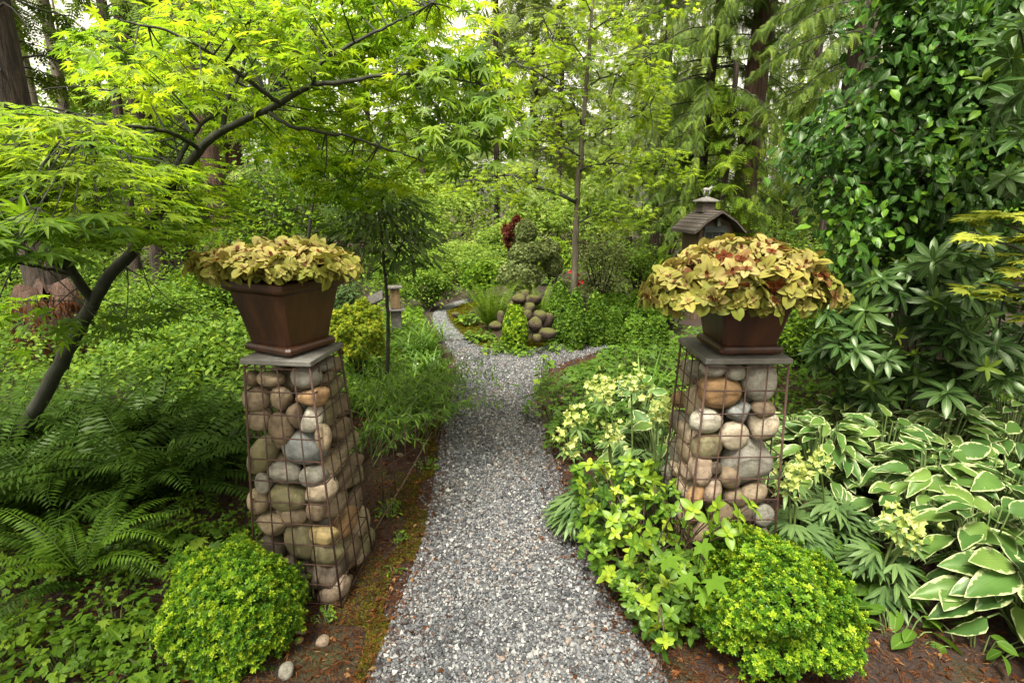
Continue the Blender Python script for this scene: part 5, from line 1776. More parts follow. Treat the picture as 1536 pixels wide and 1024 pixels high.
BG = 'clipped box shrubs around the island'
for k_, (cx, cyt, cyb, wx, D, cone, mt, lab, tb) in enumerate((
        (590, 606, 775, 136, 6.0, 0.3, 'box', 'bright box cone in front of the mossy boulders', 0.3), (812, 492, 735, 135, 6.3, 0.35, 'dark_box', 'tall dark box cone right behind the boulder pile', 0.0),
        (895, 535, 745, 115, 6.05, 0.3, 'dark_box', 'dark box cone in the middle of the row of three', 0.0), (995, 545, 738, 105, 6.2, 0.25, 'dark_box', 'dark box column at the right of the row of three', 0.0),
        (1093, 622, 712, 88, 6.2, 0.0, 'dark_box', 'small round box ball between the box columns and the hedge', 0.0), (1198, 668, 790, 150, 6.0, 0.0, 'dark_box', 'wide loose box ball in front of the low hedge', 0.1),
        (1070, 700, 790, 100, 6.3, 0.0, 'box', 'low bright box mound at the right branch of the path', 0.1), (1310, 650, 760, 130, 5.6, 0.0, 'dark_box', 'box ball behind the path-side hosta', 0.05))):
    px, pyt, pyb = cx / 3.413 + 600, cyt / 3.413 + 280, cyb / 3.413 + 280
    zt, zb = W(px, pyt, D)[2], 0.0
    rx = wx / 3.413 * mpp(D) / 2
    clipped_shrub('clipped_box', lab, 'bush', arr(W(px, 500, D)[0], D, zb + (zt - zb) * 0.42), rx * 0.92, rx * 0.85, (zt - zb) * 0.56, 3200, 0.021, M[mt], BG, box_lo if mt == 'dark_box' else box_ros, seed=800 + k_, tuft=60, cone=cone * 0.8, lo=-0.85, fresh=0.3 + tb, lump=0.04)
for k_, (x0, x1, yt, D, lab) in enumerate(((1040, 1170, 555, 7.2, 'low clipped hedge running behind the small round box ball'), (1170, 1330, 575, 6.6, 'low clipped hedge ending beside the right coleus'))):
    a_, b_ = W(x0 / 3.413 + 600, 450, D), W(x1 / 3.413 + 600, 450, D)
    zt = W(800, yt / 3.413 + 280, D)[2]
    c = (a_ + b_) / 2
    clipped_shrub('low_hedge', lab, 'hedge', arr(c[0], c[1], zt * 0.5), (b_[0] - a_[0]) / 2 * 1.1, 0.28, zt * 0.52, 4200, 0.023, M['dark_box'], None, box_lo, seed=830 + k_, lo=-0.6, fresh=0.25, lump=0.12)
IG = 'leafy ground plants on the island'
for k_, (px, py, D, R_, h, n, lf, mt, lab) in enumerate((
        (745, 512, 5.95, 0.2, 0.16, 110, 0.04, 'mid', 'grey-green ground plant below the upright island fern'), (785, 508, 5.85, 0.17, 0.12, 60, 0.045, 'bright', 'lobed ground plant in front of the bright box cone'),
        (718, 490, 6.45, 0.2, 0.16, 90, 0.06, 'mid', 'leafy plant on the left shoulder of the island'), (708, 470, 7.3, 0.22, 0.2, 90, 0.06, 'bright', 'leafy plant at the far left tip of the island'),
        (835, 503, 6.0, 0.2, 0.10, 50, 0.045, 'bright', 'low plant on the mossy right front of the island'))):
    clump('island_plant', lab, 'plant', below(px, py, D), R_, h, n, lf, M[mt], [L_ov, ger], IG, seed=860 + k_)
mb = MB()
r = np.random.default_rng(880)
ps = []
for px, py, s_, n in ((775, 512, 40, 8), (820, 500, 40, 8), (600, 500, 50, 12), (560, 580, 60, 10)):
    for _ in range(n):
        x, y = px + r.normal(0, s_ * 0.5), py + r.normal(0, 12)
        g_ = G(x, y)
        ps.append(arr(g_[0], g_[1], r.uniform(0.2, 0.4) if px < 700 else r.uniform(0.08, 0.2)))
ps = np.array(ps)
inst(mb, hflower, ps, rand_dirs(len(ps)), arr(0, -0.4, 0.8) + r.normal(0, 0.3, (len(ps), 3)), r.uniform(0.008, 0.014, len(ps)), r.random(len(ps)))
thing('small_white_flowers', mb, M['white_flower'], (0, 0, 0), 'scattered tiny white flowers among the green plants by the path', 'flowers', kind='stuff')

# ---------------------------------------------------------------- shrubs in the middle distance
L2 = [L_ov, L_k]
gc = W(536, 504, 4.7)
clipped_shrub('gold_shrub', 'rounded yellow green shrub beside the slim sapling', 'shrub', gc + arr(0, 0, 0.02), 0.235, 0.25, 0.25, 3600, 0.019, M['gold_shrub'], None, box_ros, seed=41, lo=-0.8, fresh=0.3, lump=0.08, tuft=120)
# cloud-pruned conifer: three pads
rt = root('topiary_conifer', 'grey green cloud-pruned conifer with stacked rounded pads', 'tree', below(790, 440, 8.2))
tr_, tw = MB(), MB()
bx = W(790, 440, 8.2)
tube(tr_, smooth_line([arr(bx[0], 8.2, -0.03), arr(bx[0] + 0.05, 8.2, 0.6), W(795, 378, 8.2), W(789, 340, 8.2)], 12), np.linspace(0.05, 0.02, 12), 7)
part('trunk', tr_, M['grey_bark'], rt)
for k_, (px, py, wx, hx) in enumerate(((789, 348, 27, 30), (794, 378, 52, 30), (781, 412, 62, 42), (822, 375, 32, 30), (830, 398, 26, 28))):
    c = W(px, py, 8.2 + (0.2 if k_ > 2 else 0))
    s_ = mpp(8.2)
    r = np.random.default_rng(900 + k_)
    d_ = nrm(r.normal(0, 1, (2600, 3)))
    kk = lumpy(d_, k_, 0.05) * r.choice([1.0, 0.92, 0.8], len(d_)) * r.uniform(0.94, 1.06, len(d_))
    P_ = c + d_ * kk[:, None] * (wx / 2 * s_ * 1.05, wx / 2 * s_, hx / 2 * s_ * 1.08)
    fol = MB()
    inst(fol, box_lo, P_, nrm(r.normal(0, 1, d_.shape)), d_ + arr(0, 0, 0.5) + r.normal(0, 0.3, d_.shape), 0.024 * r.uniform(0.7, 1.3, len(P_)), r.random(len(P_)))
    part('foliage_pad', fol, M['grey_conifer'], rt)
# nandina-like sapling with a bare slim stem
rt = root('slim_sapling', 'slim dark-leaved sapling with a bare stem left of the path', 'tree', below(579, 565, 3.75))
st, fol = MB(), MB()
sap = [limb([(580, 560, 3.75), (582, 500, 3.75), (581, 450, 3.75), (577, 410, 3.75), (574, 370, 3.75), (568, 320, 3.75), (565, 285, 3.75)], 0.017, 0.006, 24),
       limb([(578, 415, 3.75), (590, 395, 3.75), (600, 370, 3.7), (612, 350, 3.6)], 0.008, 0.003, 10), limb([(576, 400, 3.75), (562, 380, 3.75), (555, 350, 3.8), (545, 320, 3.8)], 0.008, 0.003, 10)]
for l in sap:
    tube(st, l[:, :3], l[:, 3], 7)
r = np.random.default_rng(51)
cs = [W(x, y, 3.75 + r.normal(0, 0.16)) for x, y in poly_points([(545, 282), (600, 285), (640, 345), (630, 385), (600, 390), (530, 390), (512, 360), (525, 300)], 64, r)]
lan = tpl_ovate(0.3, 3, 0.12, 0.3)
sprays(fol, st, sap, cs, 0.13, 15, 0.085, [lan], r, thick=0.05, tint=(0.0, 0.75), flat=0.5, droop=0.45, twig_r=0.002)
part('trunk', st, M['twig'], rt)
part('crown', fol, M['nandina'], rt)
# thin black sapling further back
rt = root('thin_sapling', 'thin black-stemmed sapling with light green leaves behind the left coleus', 'tree', below(462, 430, 5.2))
st, fol = MB(), MB()
sap = [limb([(462, 470, 5.2), (463, 360, 5.2), (470, 300, 5.2), (477, 225, 5.2), (484, 150, 5.2)], 0.022, 0.006, 20)]
for pts in (([(466, 330), (440, 300), (400, 290)]), ([(472, 280), (500, 262), (530, 258)]), ([(476, 240), (440, 222), (400, 215)]), ([(464, 350), (500, 335), (520, 330)])):
    sap.append(limb([(x, y, 5.2) for x, y in pts], 0.008, 0.003, 8))
for l in sap:
    tube(st, l[:, :3], l[:, 3], 6)
r = np.random.default_rng(52)
cs = [W(x, y, 5.2 + r.normal(0, 0.3)) for x, y in poly_points([(420, 180), (540, 170), (560, 250), (535, 335), (390, 350), (370, 260)], 70, r)]
sprays(fol, st, sap, cs, 0.2, 22, 0.055, [L_ov], r, thick=0.05, tint=(0.1, 0.9), flat=0.4, droop=0.2, twig_r=0.002)
part('trunk', st, M['twig'], rt)
part('crown', fol, M['bright'], rt)

SH = 'leafy shrubs behind the garden'
for k_, (px, yt, D, wx, n, lf, mt, lab) in enumerate((
        (120, 430, 5.6, 260, 4200, 0.055, 'mid', 'leafy shrub between the stump and the maple trunk'),
        (270, 470, 4.3, 190, 3000, 0.05, 'bright', 'low leafy shrub just beyond the dark ferns, left of the left pot'),
        (330, 300, 6.2, 210, 4200, 0.055, 'bright', 'light green shrub filling the space behind the left coleus'),
        (215, 400, 4.9, 190, 2600, 0.05, 'mid', 'shrub below the maple limb, left of the left pot'),
        (60, 350, 6.8, 260, 3600, 0.06, 'mid', 'dim green shrub behind the old stump'),
        (440, 345, 7.5, 200, 3200, 0.06, 'bright', 'light shrub rising between left coleus and dark sapling'),
        (600, 350, 9.5, 170, 3600, 0.07, 'mid', 'dark green shrub behind the slim sapling'),
        (690, 345, 11.0, 180, 4200, 0.075, 'far_leaf', 'pale green shrub at the far bend of the path'),
        (640, 395, 8.3, 110, 2000, 0.06, 'mid', 'low olive shrub on the outer side of the path bend'),
        (720, 385, 9.2, 90, 1800, 0.07, 'bright', 'bright broad-leaved shrub where the path disappears'),
        (905, 345, 8.0, 120, 3400, 0.05, 'grey_conifer', 'fine-leaved spreading shrub right of the young maple'),
        (965, 340, 9.5, 130, 3200, 0.06, 'mid', 'rounded green shrub left of the little barn'),
        (1010, 385, 6.6, 90, 1600, 0.05, 'dark_box', 'dark shrub under the left eave of the little barn'),
        (1165, 300, 8.6, 140, 4600, 0.05, 'mid', 'airy small-leaved shrub right of the little barn'),
        (1235, 330, 7.0, 120, 3200, 0.055, 'mid', 'loose green shrub between the barn and glossy evergreen'),
        (1215, 430, 5.2, 150, 2400, 0.05, 'bright', 'low leafy shrub behind the right pot'),
        (860, 415, 7.4, 50, 900, 0.05, 'rhodo', 'small dark shrub carrying red flowers beyond the box cones'),
        (760, 325, 12.0, 120, 2800, 0.09, 'far_leaf', 'yellow green shrub behind the red-leaved maple'),
        (830, 350, 10.5, 110, 2600, 0.08, 'hemlock', 'golden green shrub behind the young maple trunk'),
        (510, 400, 5.8, 90, 1500, 0.075, 'hellebore', 'grey-green narrow-leaved shrub right of the left pot'))):
    shrub('garden_shrub', lab, 'shrub', px, yt, D, wx, n, lf, M[mt], [L_lance, L_kn] if mt == 'hellebore' else L2, SH, seed=60 + k_, K=22)
mb = MB()
ps = np.array([W(x + RNG.normal(0, 2.5), y + RNG.normal(0, 2.2), 7.0 + RNG.normal(0, 0.03)) for x, y in [(868, 424)] * 7 + [(860, 410)] * 4 + [(866, 412)] * 2])
inst(mb, hflower, ps, rand_dirs(len(ps)), arr(0, -0.6, 0.5) + RNG.normal(0, 0.3, (len(ps), 3)), 0.035, RNG.random(len(ps)))
thing('red_blossom', mb, M['red_flower'], ps[0], 'bright red blossoms on the small dark shrub', 'flowers')
shrub('red_maple', 'small red-leaved maple in the far centre', 'tree', 771, 306, 8.9, 44, 380, 0.075, M['red_maple'], [L_palm_lo], K=16, seed=95, base=0.75, spread=0.26)

# ---------------------------------------------------------------- little barn, lantern, sign, stump
BD = 7.5
bc = W(1074, 345, BD)
ROT = math.radians(9)
rt = root('little_barn', 'small wooden barn with shingled gambrel roof and cupola behind the right coleus', 'shed', (bc[0], BD, 0))
cR_, sR_ = math.cos(ROT), math.sin(ROT)


def bl_(x, y, z):
    return arr(bc[0] + x * cR_ - y * sR_, BD + x * sR_ + y * cR_, z)


def bbox(mb, c, size, bev=0.004, rot=0.0, top=None):
    p = bl_(*c)
    box(mb, p, size, ROT + rot, bev, top)


ZE, ZP = W(1100, 343, BD)[2], W(1080, 319, BD)[2]
hw, hd = 0.25, 0.24
mb = MB()
bbox(mb, (0, hd, ZE / 2), (hw * 2, hd * 2, ZE))
prof_w = [(-hw, ZE), (-0.19, ZE + 0.085), (0, ZP - 0.035), (0.19, ZE + 0.085), (hw, ZE)]
V = [bl_(x, 0.002, z) for x, z in prof_w] + [bl_(x, hd * 2 - 0.002, z) for x, z in prof_w]
mb.add(V, None, [(0, 4, 2), (0, 2, 1), (2, 4, 3), (5, 7, 9), (5, 6, 7), (7, 8, 9)])
part('wall', mb, M['wood'], rt, False)
ov = 0.14
prof = [(-0.375, ZE - 0.06), (-0.32, ZE - 0.015), (-0.21, ZE + 0.09), (0, ZP), (0.21, ZE + 0.09), (0.32, ZE - 0.015), (0.375, ZE - 0.06)]
mb = MB()
th = 0.026
up_ = [bl_(x, y, z + th) for y in (-ov, hd * 2 + ov) for x, z in prof]
lo_ = [bl_(x, y, z) for y in (-ov, hd * 2 + ov) for x, z in prof]
V = up_ + lo_
n = len(prof)
Q = []
for k_ in range(n - 1):
    Q += [(k_, k_ + 1, n + k_ + 1, n + k_), (2 * n + k_ + 1, 2 * n + k_, 3 * n + k_, 3 * n + k_ + 1), (k_ + 1, k_, 2 * n + k_, 2 * n + k_ + 1), (n + k_, n + k_ + 1, 3 * n + k_ + 1, 3 * n + k_)]
Q += [(0, n, 3 * n, 2 * n), (n - 1, 3 * n - 1, 4 * n - 1, 2 * n - 1)]
mb.add(V, Q)
part('roof', mb, M['shingle'], rt, False)
mb = MB()                                       # courses of shingles standing a little proud
for sgn in (-1, 1):
    for (x0, z0), (x1, z1) in zip(prof[3:-1], prof[4:]):
        m_ = max(1, int(math.hypot(x1 - x0, z1 - z0) / 0.06))
        for q in range(m_):
            f0, f1 = q / m_, (q + 1) / m_
            xa, za, xb, zb = x0 + (x1 - x0) * f0, z0 + (z1 - z0) * f0, x0 + (x1 - x0) * f1, z0 + (z1 - z0) * f1
            for s_ in range(14):
                ya, yb = -ov + 0.004 + (2 * hd + 2 * ov - 0.008) * s_ / 14, -ov + 0.004 + (2 * hd + 2 * ov - 0.008) * (s_ + 0.93) / 14
                e = th + 0.004 + RNG.uniform(0, 0.004)
                P4 = [bl_(sgn * xa, ya, za + th + 0.002), bl_(sgn * xa, yb, za + th + 0.002), bl_(sgn * xb, yb, zb + e + 0.008), bl_(sgn * xb, ya, zb + e + 0.008), bl_(sgn * xb, yb, zb + th - 0.001), bl_(sgn * xb, ya, zb + th - 0.001)]
                mb.add(P4, [(0, 1, 2, 3), (3, 2, 4, 5)] if sgn > 0 else [(3, 2, 1, 0), (5, 4, 2, 3)])
part('shingle_courses', mb, M['shingle'], rt, False)
mb = MB()
ZC = ZP + 0.02
bbox(mb, (0, 0.34, ZC + 0.05), (0.20, 0.20, 0.14))
cupo = part('cupola', mb, M['shingle'], rt, False)
mb = MB()
bbox(mb, (0, 0.34, ZC + 0.129), (0.28, 0.28, 0.014))
rw = [bl_(sx * 0.138, 0.34 + sy * 0.138, ZC + 0.137) for sx, sy in ((-1, -1), (1, -1), (1, 1), (-1, 1))] + [bl_(0, 0.34, ZC + 0.205)]
mb.add(rw, None, [(0, 1, 4), (1, 2, 4), (2, 3, 4), (3, 0, 4)])
link('cupola_roof', mb.mesh('cupola_roof', M['grey_wood'], rt.location, False), (0, 0, 0), cupo)
mb = MB()                                       # small pale animal figure on top
zf = ZC + 0.20
tube(mb, smooth_line([bl_(-0.055, 0.34, zf + 0.075), bl_(-0.04, 0.34, zf + 0.088), bl_(0.0, 0.34, zf + 0.085), bl_(0.035, 0.34, zf + 0.092), bl_(0.055, 0.34, zf + 0.115), bl_(0.075, 0.34, zf + 0.122), bl_(0.09, 0.34, zf + 0.112)], 14), [0.012, 0.024, 0.029, 0.03, 0.029, 0.028, 0.027, 0.025, 0.021, 0.018, 0.017, 0.016, 0.013, 0.008], 10)
for lx in (-0.042, 0.032):
    for ly in (-0.014, 0.014):
        tube(mb, [bl_(lx, 0.34 + ly, zf + 0.075), bl_(lx - 0.004, 0.34 + ly, zf + 0.035), bl_(lx, 0.34 + ly, zf - 0.002)], [0.010, 0.006, 0.005], 6)
for ly in (-0.01, 0.01):
    tube(mb, [bl_(0.066, 0.34 + ly, zf + 0.13), bl_(0.062, 0.34 + ly * 1.6, zf + 0.15)], [0.005, 0.002], 5)
tube(mb, [bl_(-0.055, 0.34, zf + 0.085), bl_(-0.068, 0.34, zf + 0.07)], [0.005, 0.003], 5)
part('animal_figure', mb, M['white'], rt)
mb = MB()
bbox(mb, (0.0, -0.006, ZE - 0.005), (0.36, 0.018, 0.10))
part('lintel_board', mb, M['dark_metal'], rt, False)
mb = MB()
for x in (-0.165, 0.165):
    bbox(mb, (x, -0.006, ZE - 0.305), (0.03, 0.018, 0.50))
bbox(mb, (0, -0.006, ZE - 0.545), (0.30, 0.018, 0.025))
for x in (-0.05, 0.05):
    bbox(mb, (x, -0.005, ZE - 0.295), (0.012, 0.012, 0.475))
for z in (ZE - 0.15, ZE - 0.28, ZE - 0.41):
    bbox(mb, (0, -0.0035, z), (0.30, 0.010, 0.010))
win = part('window', mb, M['dark_metal'], rt, False)
mb = MB()
bbox(mb, (0, 0.0, ZE - 0.295), (0.30, 0.006, 0.475), 0.001)
link('pane', mb.mesh('pane', M['pane'], rt.location, False), (0, 0, 0), win)
mb = MB()
bbox(mb, (0.0, -0.045, ZE + 0.075), (0.05, 0.045, 0.075), 0.004, 0, (0.8, 0.8))
bbox(mb, (0.0, -0.045, ZE + 0.118), (0.066, 0.06, 0.011), 0.003)
bbox(mb, (0.0, -0.012, ZE + 0.09), (0.016, 0.024, 0.02), 0.002)
part('wall_lamp', mb, M['dark_metal'], rt, False)

LD = 6.3
c = below(594, 470, LD)
rt = root('wooden_lantern', 'small weathered wooden lantern box with flat lid beside the path', 'lantern', c)
z0, z1 = W(594, 480, LD)[2], W(594, 432, LD)[2]
mb = MB()
box(mb, (c[0], LD, (z0 + z1) / 2 + 0.07), (0.115, 0.115, (z1 - z0) - 0.15), 0.3, 0.008, (0.92, 0.92))
part('body', mb, M['pale_wood'], rt, False)
mb = MB()
box(mb, (c[0], LD, z1 + 0.012), (0.17, 0.17, 0.022), 0.3, 0.004)
part('lid', mb, M['grey_wood'], rt, False)
mb = MB()
box(mb, (c[0], LD, z0 + 0.135), (0.20, 0.20, 0.02), 0.3, 0.004)
part('ledge', mb, M['grey_wood'], rt, False)
mb = MB()
box(mb, (c[0], LD, (z0 + 0.124) / 2), (0.12, 0.12, z0 + 0.124), 0.3, 0.01)
part('post', mb, M['grey_wood'], rt, False)
c = W(563, 449, 6.0)
rt = root('slanted_board', 'small grey board tilted on a stake beside the wooden lantern', 'board', (c[0], c[1], 0))
mb = MB()
w2, h2 = 0.095, 0.047
ca, sa = math.cos(0.42), math.sin(0.42)
V = [c + arr(x * ca - y * sa * 0.2, y * 0.6 + dz * -0.5, x * sa + y + dz) for dz in (0, 0.022) for x, y in ((-w2, -h2), (w2, -h2), (w2, h2), (-w2, h2))]
mb.add(V, [(3, 2, 1, 0), (4, 5, 6, 7), (0, 1, 5, 4), (1, 2, 6, 5), (2, 3, 7, 6), (3, 0, 4, 7)])
part('board', mb, M['grey_wood'], rt, False)
mb = MB()
tube(mb, [arr(c[0], c[1] + 0.03, -0.03), arr(c[0], c[1] + 0.02, c[2])], [0.016, 0.014], 6)
part('stake', mb, M['wood'], rt)
# rotten stump with dry fronds
c = W(72, 452, 5.0)
rt = root('rotten_stump', 'reddish rotten stump draped with dry brown fronds under the left maple', 'stump', (c[0], 5.0, 0))
mb = MB()
prof = [(0.34, 0.0), (0.30, 0.25), (0.27, 0.5), (0.25, 0.75), (0.2, 0.86), (0.06, 0.80)]
V, Q = [], []
for rr, z in prof:
    for k_ in range(28):
        a = 2 * PI * k_ / 28
        q = rr * (1 + 0.10 * math.sin(5 * a + z * 2) + 0.05 * math.sin(13 * a))
        V.append((c[0] + q * math.cos(a), 5.0 + q * math.sin(a), z + (0.08 * math.sin(3 * a + 1) + 0.05 * math.sin(8 * a)) * (z > 0.6)))
for i_ in range(len(prof) - 1):
    for k_ in range(28):
        Q.append((i_ * 28 + k_, i_ * 28 + (k_ + 1) % 28, (i_ + 1) * 28 + (k_ + 1) % 28, (i_ + 1) * 28 + k_))
mb.add(V, Q)
part('stump', mb, M['red_bark'], rt)
mb = MB()
n = 1100
a = RNG.uniform(0, 2 * PI, n)
z = RNG.uniform(0.1, 0.86, n)
P_ = np.c_[c[0] + np.cos(a) * (0.36 - 0.1 * z), 5.0 + np.sin(a) * (0.36 - 0.1 * z), z]
inst(mb, tpl_ovate(0.2, 2, 0.1, 0.3), P_, np.c_[np.cos(a) * 0.3, np.sin(a) * 0.3, -np.ones(n)] + RNG.normal(0, 0.3, (n, 3)), np.c_[np.cos(a), np.sin(a), np.full(n, 0.3)], RNG.uniform(0.05, 0.12, n), RNG.uniform(0.2, 0.8, n))
part('dry_fronds', mb, M['brown_leaf'], rt)

# ---------------------------------------------------------------- rhododendrons and glossy evergreen at the right
rl = tpl_ovate(0.3, 4, 0.12, 0.26, 0.75, 0.75)
rwh = combine([(rl, (math.cos(a), math.sin(a), 0.05 + 0.08 * (k_ % 3) - 0.15), (0, 0, 1), 1.0 - 0.08 * (k_ % 2), (0.06 * math.cos(a), 0.06 * math.sin(a), 0.03 * (k_ % 3)), 0) for k_, a in enumerate(np.linspace(0, 2 * PI, 10, endpoint=False))] +
              [(rl, (math.cos(a), math.sin(a), 0.7), (0, 0, 1), 0.6, (0, 0, 0.12), 0.05) for a in (0.3, 1.9, 3.4, 5.0)])
rwf = combine([(rl, (math.cos(a), math.sin(a), 0.0 + 0.08 * (k_ % 3) - 0.1), (0, 0, 1), 1.0 - 0.08 * (k_ % 2), (0.06 * math.cos(a), 0.06 * math.sin(a), 0.03 * (k_ % 3)), 0) for k_, a in enumerate(np.linspace(0, 2 * PI, 9, endpoint=False))] +
              [(rl, (math.cos(a), math.sin(a), 0.9), (0, 0, 1), 0.62, (0, 0, 0.15), 0.62) for a in (0.3, 1.5, 2.8, 4.0, 5.2)])


def rhodo(label, c, pts, polys, seed, size=0.13):
    r = np.random.default_rng(seed)
    rt = root('rhododendron', label, 'shrub', c, 'rhododendrons at the right')
    P_ = [W(*p) for p in pts]
    for poly, n, D0_, D1_ in polys:
        for x, y in poly_points(poly, n, r):
            P_.append(W(x, y, r.uniform(D0_, D1_)))
    P_ = np.array(P_)
    P_[:, 2] = np.maximum(P_[:, 2], 0.12)
    n = len(P_)
    out = P_ - (c + arr(0, 0, 0.5))
    N_ = nrm(out) * 0.35 + arr(0, -0.25, 0.85) + r.normal(0, 0.2, (n, 3))
    fresh = r.random(n) < 0.3
    fol, st = MB(), MB()
    inst(fol, rwh, P_[~fresh], rand_dirs((~fresh).sum()), N_[~fresh], size * r.uniform(0.8, 1.15, (~fresh).sum()), r.uniform(0.0, 0.72, (~fresh).sum()))
    inst(fol, rwf, P_[fresh], rand_dirs(fresh.sum()), N_[fresh], size * r.uniform(0.8, 1.1, fresh.sum()), r.uniform(0.1, 0.45, fresh.sum()))
    for k_ in range(0, n, 9):
        b0 = c + arr(*r.normal(0, 0.08, 2), 0)
        tube(st, smooth_line([b0, b0 * 0.5 + P_[k_] * 0.5 + arr(0, 0, 0.03), P_[k_]], 6), np.linspace(0.009, 0.004, 6), 5, False)
    part('foliage', fol, M['rhodo'], rt)
    part('branch', st, M['twig'], rt)


rhodo('rhododendron with long dark leaves filling the bank above the hostas', below(1370, 560, 3.5),
      [(1345, 440, 3.05), (1300, 468, 3.1), (1230, 500, 3.1), (1330, 540, 2.95), (1285, 525, 3.0), (1440, 500, 2.9)],
      [([(1230, 470), (1330, 400), (1440, 400), (1460, 560), (1300, 580), (1220, 540)], 80, 3.0, 3.9), ([(1230, 540), (1460, 540), (1460, 610), (1230, 600)], 26, 3.1, 3.6)], 1001, 0.135)
rhodo('rhododendron behind the gold maple, with bright green new shoots', below(1480, 540, 3.3),
      [(1400, 390, 3.0), (1440, 395, 3.0), (1445, 500, 2.8), (1420, 590, 2.75), (1480, 470, 2.85)],
      [([(1390, 370), (1536, 350), (1600, 420), (1600, 580), (1400, 590)], 90, 2.85, 3.7)], 1002, 0.14)
rhodo('tall rhododendron with big leathery leaves at the upper right edge', below(1700, 500, 3.1),
      [(1530, 45, 2.35), (1480, 130, 2.4), (1500, 175, 2.35), (1535, 205, 2.3), (1515, 90, 2.5), (1470, 200, 2.6), (1540, 140, 2.3)],
      [([(1470, 60), (1600, 0), (1640, 250), (1500, 260)], 15, 2.4, 3.0), ([(1480, 240), (1640, 250), (1640, 340), (1500, 320)], 8, 2.6, 3.1)], 1003, 0.135)

il = tpl_ovate(0.55, 3, 0.16, 0.25, 0.7, 0.8)
IVD = 3.9
bx = W(1410, 470, IVD + 0.7)
rt = root('ivy_covered_tree', 'big glossy-leaved evergreen smothering a dark trunk at the right', 'tree', (bx[0], IVD + 0.7, 0))
tr_, tw, fol = MB(), MB(), MB()
trk = smooth_line([arr(bx[0], IVD + 0.7, -0.05), W(1405, 300, IVD + 0.7), W(1440, 100, IVD + 0.7), W(1470, -120, IVD + 0.7)], 24)
tube(tr_, trk, np.linspace(0.26, 0.2, 24), 12)
r = np.random.default_rng(71)
cs = []
IVP = [(1322, -40), (1318, 110), (1265, 165), (1205, 215), (1215, 265), (1262, 290), (1255, 380), (1300, 430), (1400, 440), (1480, 380), (1560, 330), (1640, 250), (1640, -60)]
for x, y in poly_points(IVP, 560, r):
    edge = min(1.0, max(0, (x - (1330 if y < 120 else 1220)) / 120))
    cs.append(W(x, y, r.uniform(3.25, 3.6 + 0.8 * edge)))
cs = np.array(cs)
n = 26
for c in cs:
    out = nrm(c - arr(bx[0], IVD + 0.7, c[2]))
    m_ = int(n * r.uniform(0.6, 1.3))
    P_ = c + r.normal(0, (0.10, 0.09, 0.08), (m_, 3))
    D_ = out * 0.5 + r.normal(0, 0.5, (m_, 3)) + arr(0, -0.1, -0.45)
    N_ = out * 0.5 + arr(0, -0.2, 0.75) + r.normal(0, 0.3, (m_, 3))
    inst(fol, il, P_, D_, N_, 0.072 * r.uniform(0.6, 1.25, m_), np.clip(r.normal(0.38, 0.25, m_) + 0.42 * (r.random() < 0.25), 0, 1))
for c in cs[::3]:
    k_ = int(np.argmin(np.abs(trk[:, 2] - c[2] + 0.25)))
    tube(tw, smooth_line([trk[k_], (trk[k_] + c) / 2 + arr(0, 0, 0.08), c], 6), np.linspace(0.022, 0.006, 6), 5, False)
part('trunk', tr_, M['fir_bark'], rt)
part('branch', tw, M['wood'], rt)
part('foliage', fol, M['ivy'], rt)

# ---------------------------------------------------------------- the forest
def spray_tpl(pairs=8, w=0.05, droop=0.25):
    items = []
    k1 = tpl_kite(1.0, 0.0, 0.4, 0.25)
    V, Q, A = [], [], []
    for k_ in range(pairs):
        t_ = (k_ + 0.5) / pairs
        ln = 0.42 * (1 - 0.75 * t_) + 0.06
        for s_ in (-1, 1):
            b0 = arr(0, t_, -droop * t_ * t_)
            tip = b0 + arr(s_ * ln * 0.85, ln * 0.5, -ln * 0.3)
            mid = (b0 + tip) / 2
            side = arr(-0.5 * s_, 0.85, 0) * w
            i_ = len(V)
            V += [b0, mid - side, tip, mid + side]
            A += [(t_, 0, 0), (t_, 0.5, 0.05), (t_, 1, 0.18), (t_, 0.5, 0.05)]
            Q.append((i_, i_ + 1, i_ + 2, i_ + 3))
    i_ = len(V)
    V += [(0, 0, 0), (w * 0.6, 0.5, -droop * 0.25), (0, 1.08, -droop * 1.1), (-w * 0.6, 0.5, -droop * 0.25)]
    A += [(0, 0, 0), (0.5, 0, 0), (1, 0, 0.2), (0.5, 0, 0)]
    Q.append((i_, i_ + 1, i_ + 2, i_ + 3))
    return dict(V=np.array(V, float), Q=np.array(Q), T=None, A=np.array(A, float))


SPR = [spray_tpl(8, 0.045, 0.25), spray_tpl(7, 0.055, 0.45)]
SPN = [spray_tpl(13, 0.026, 0.4), spray_tpl(12, 0.028, 0.6)]


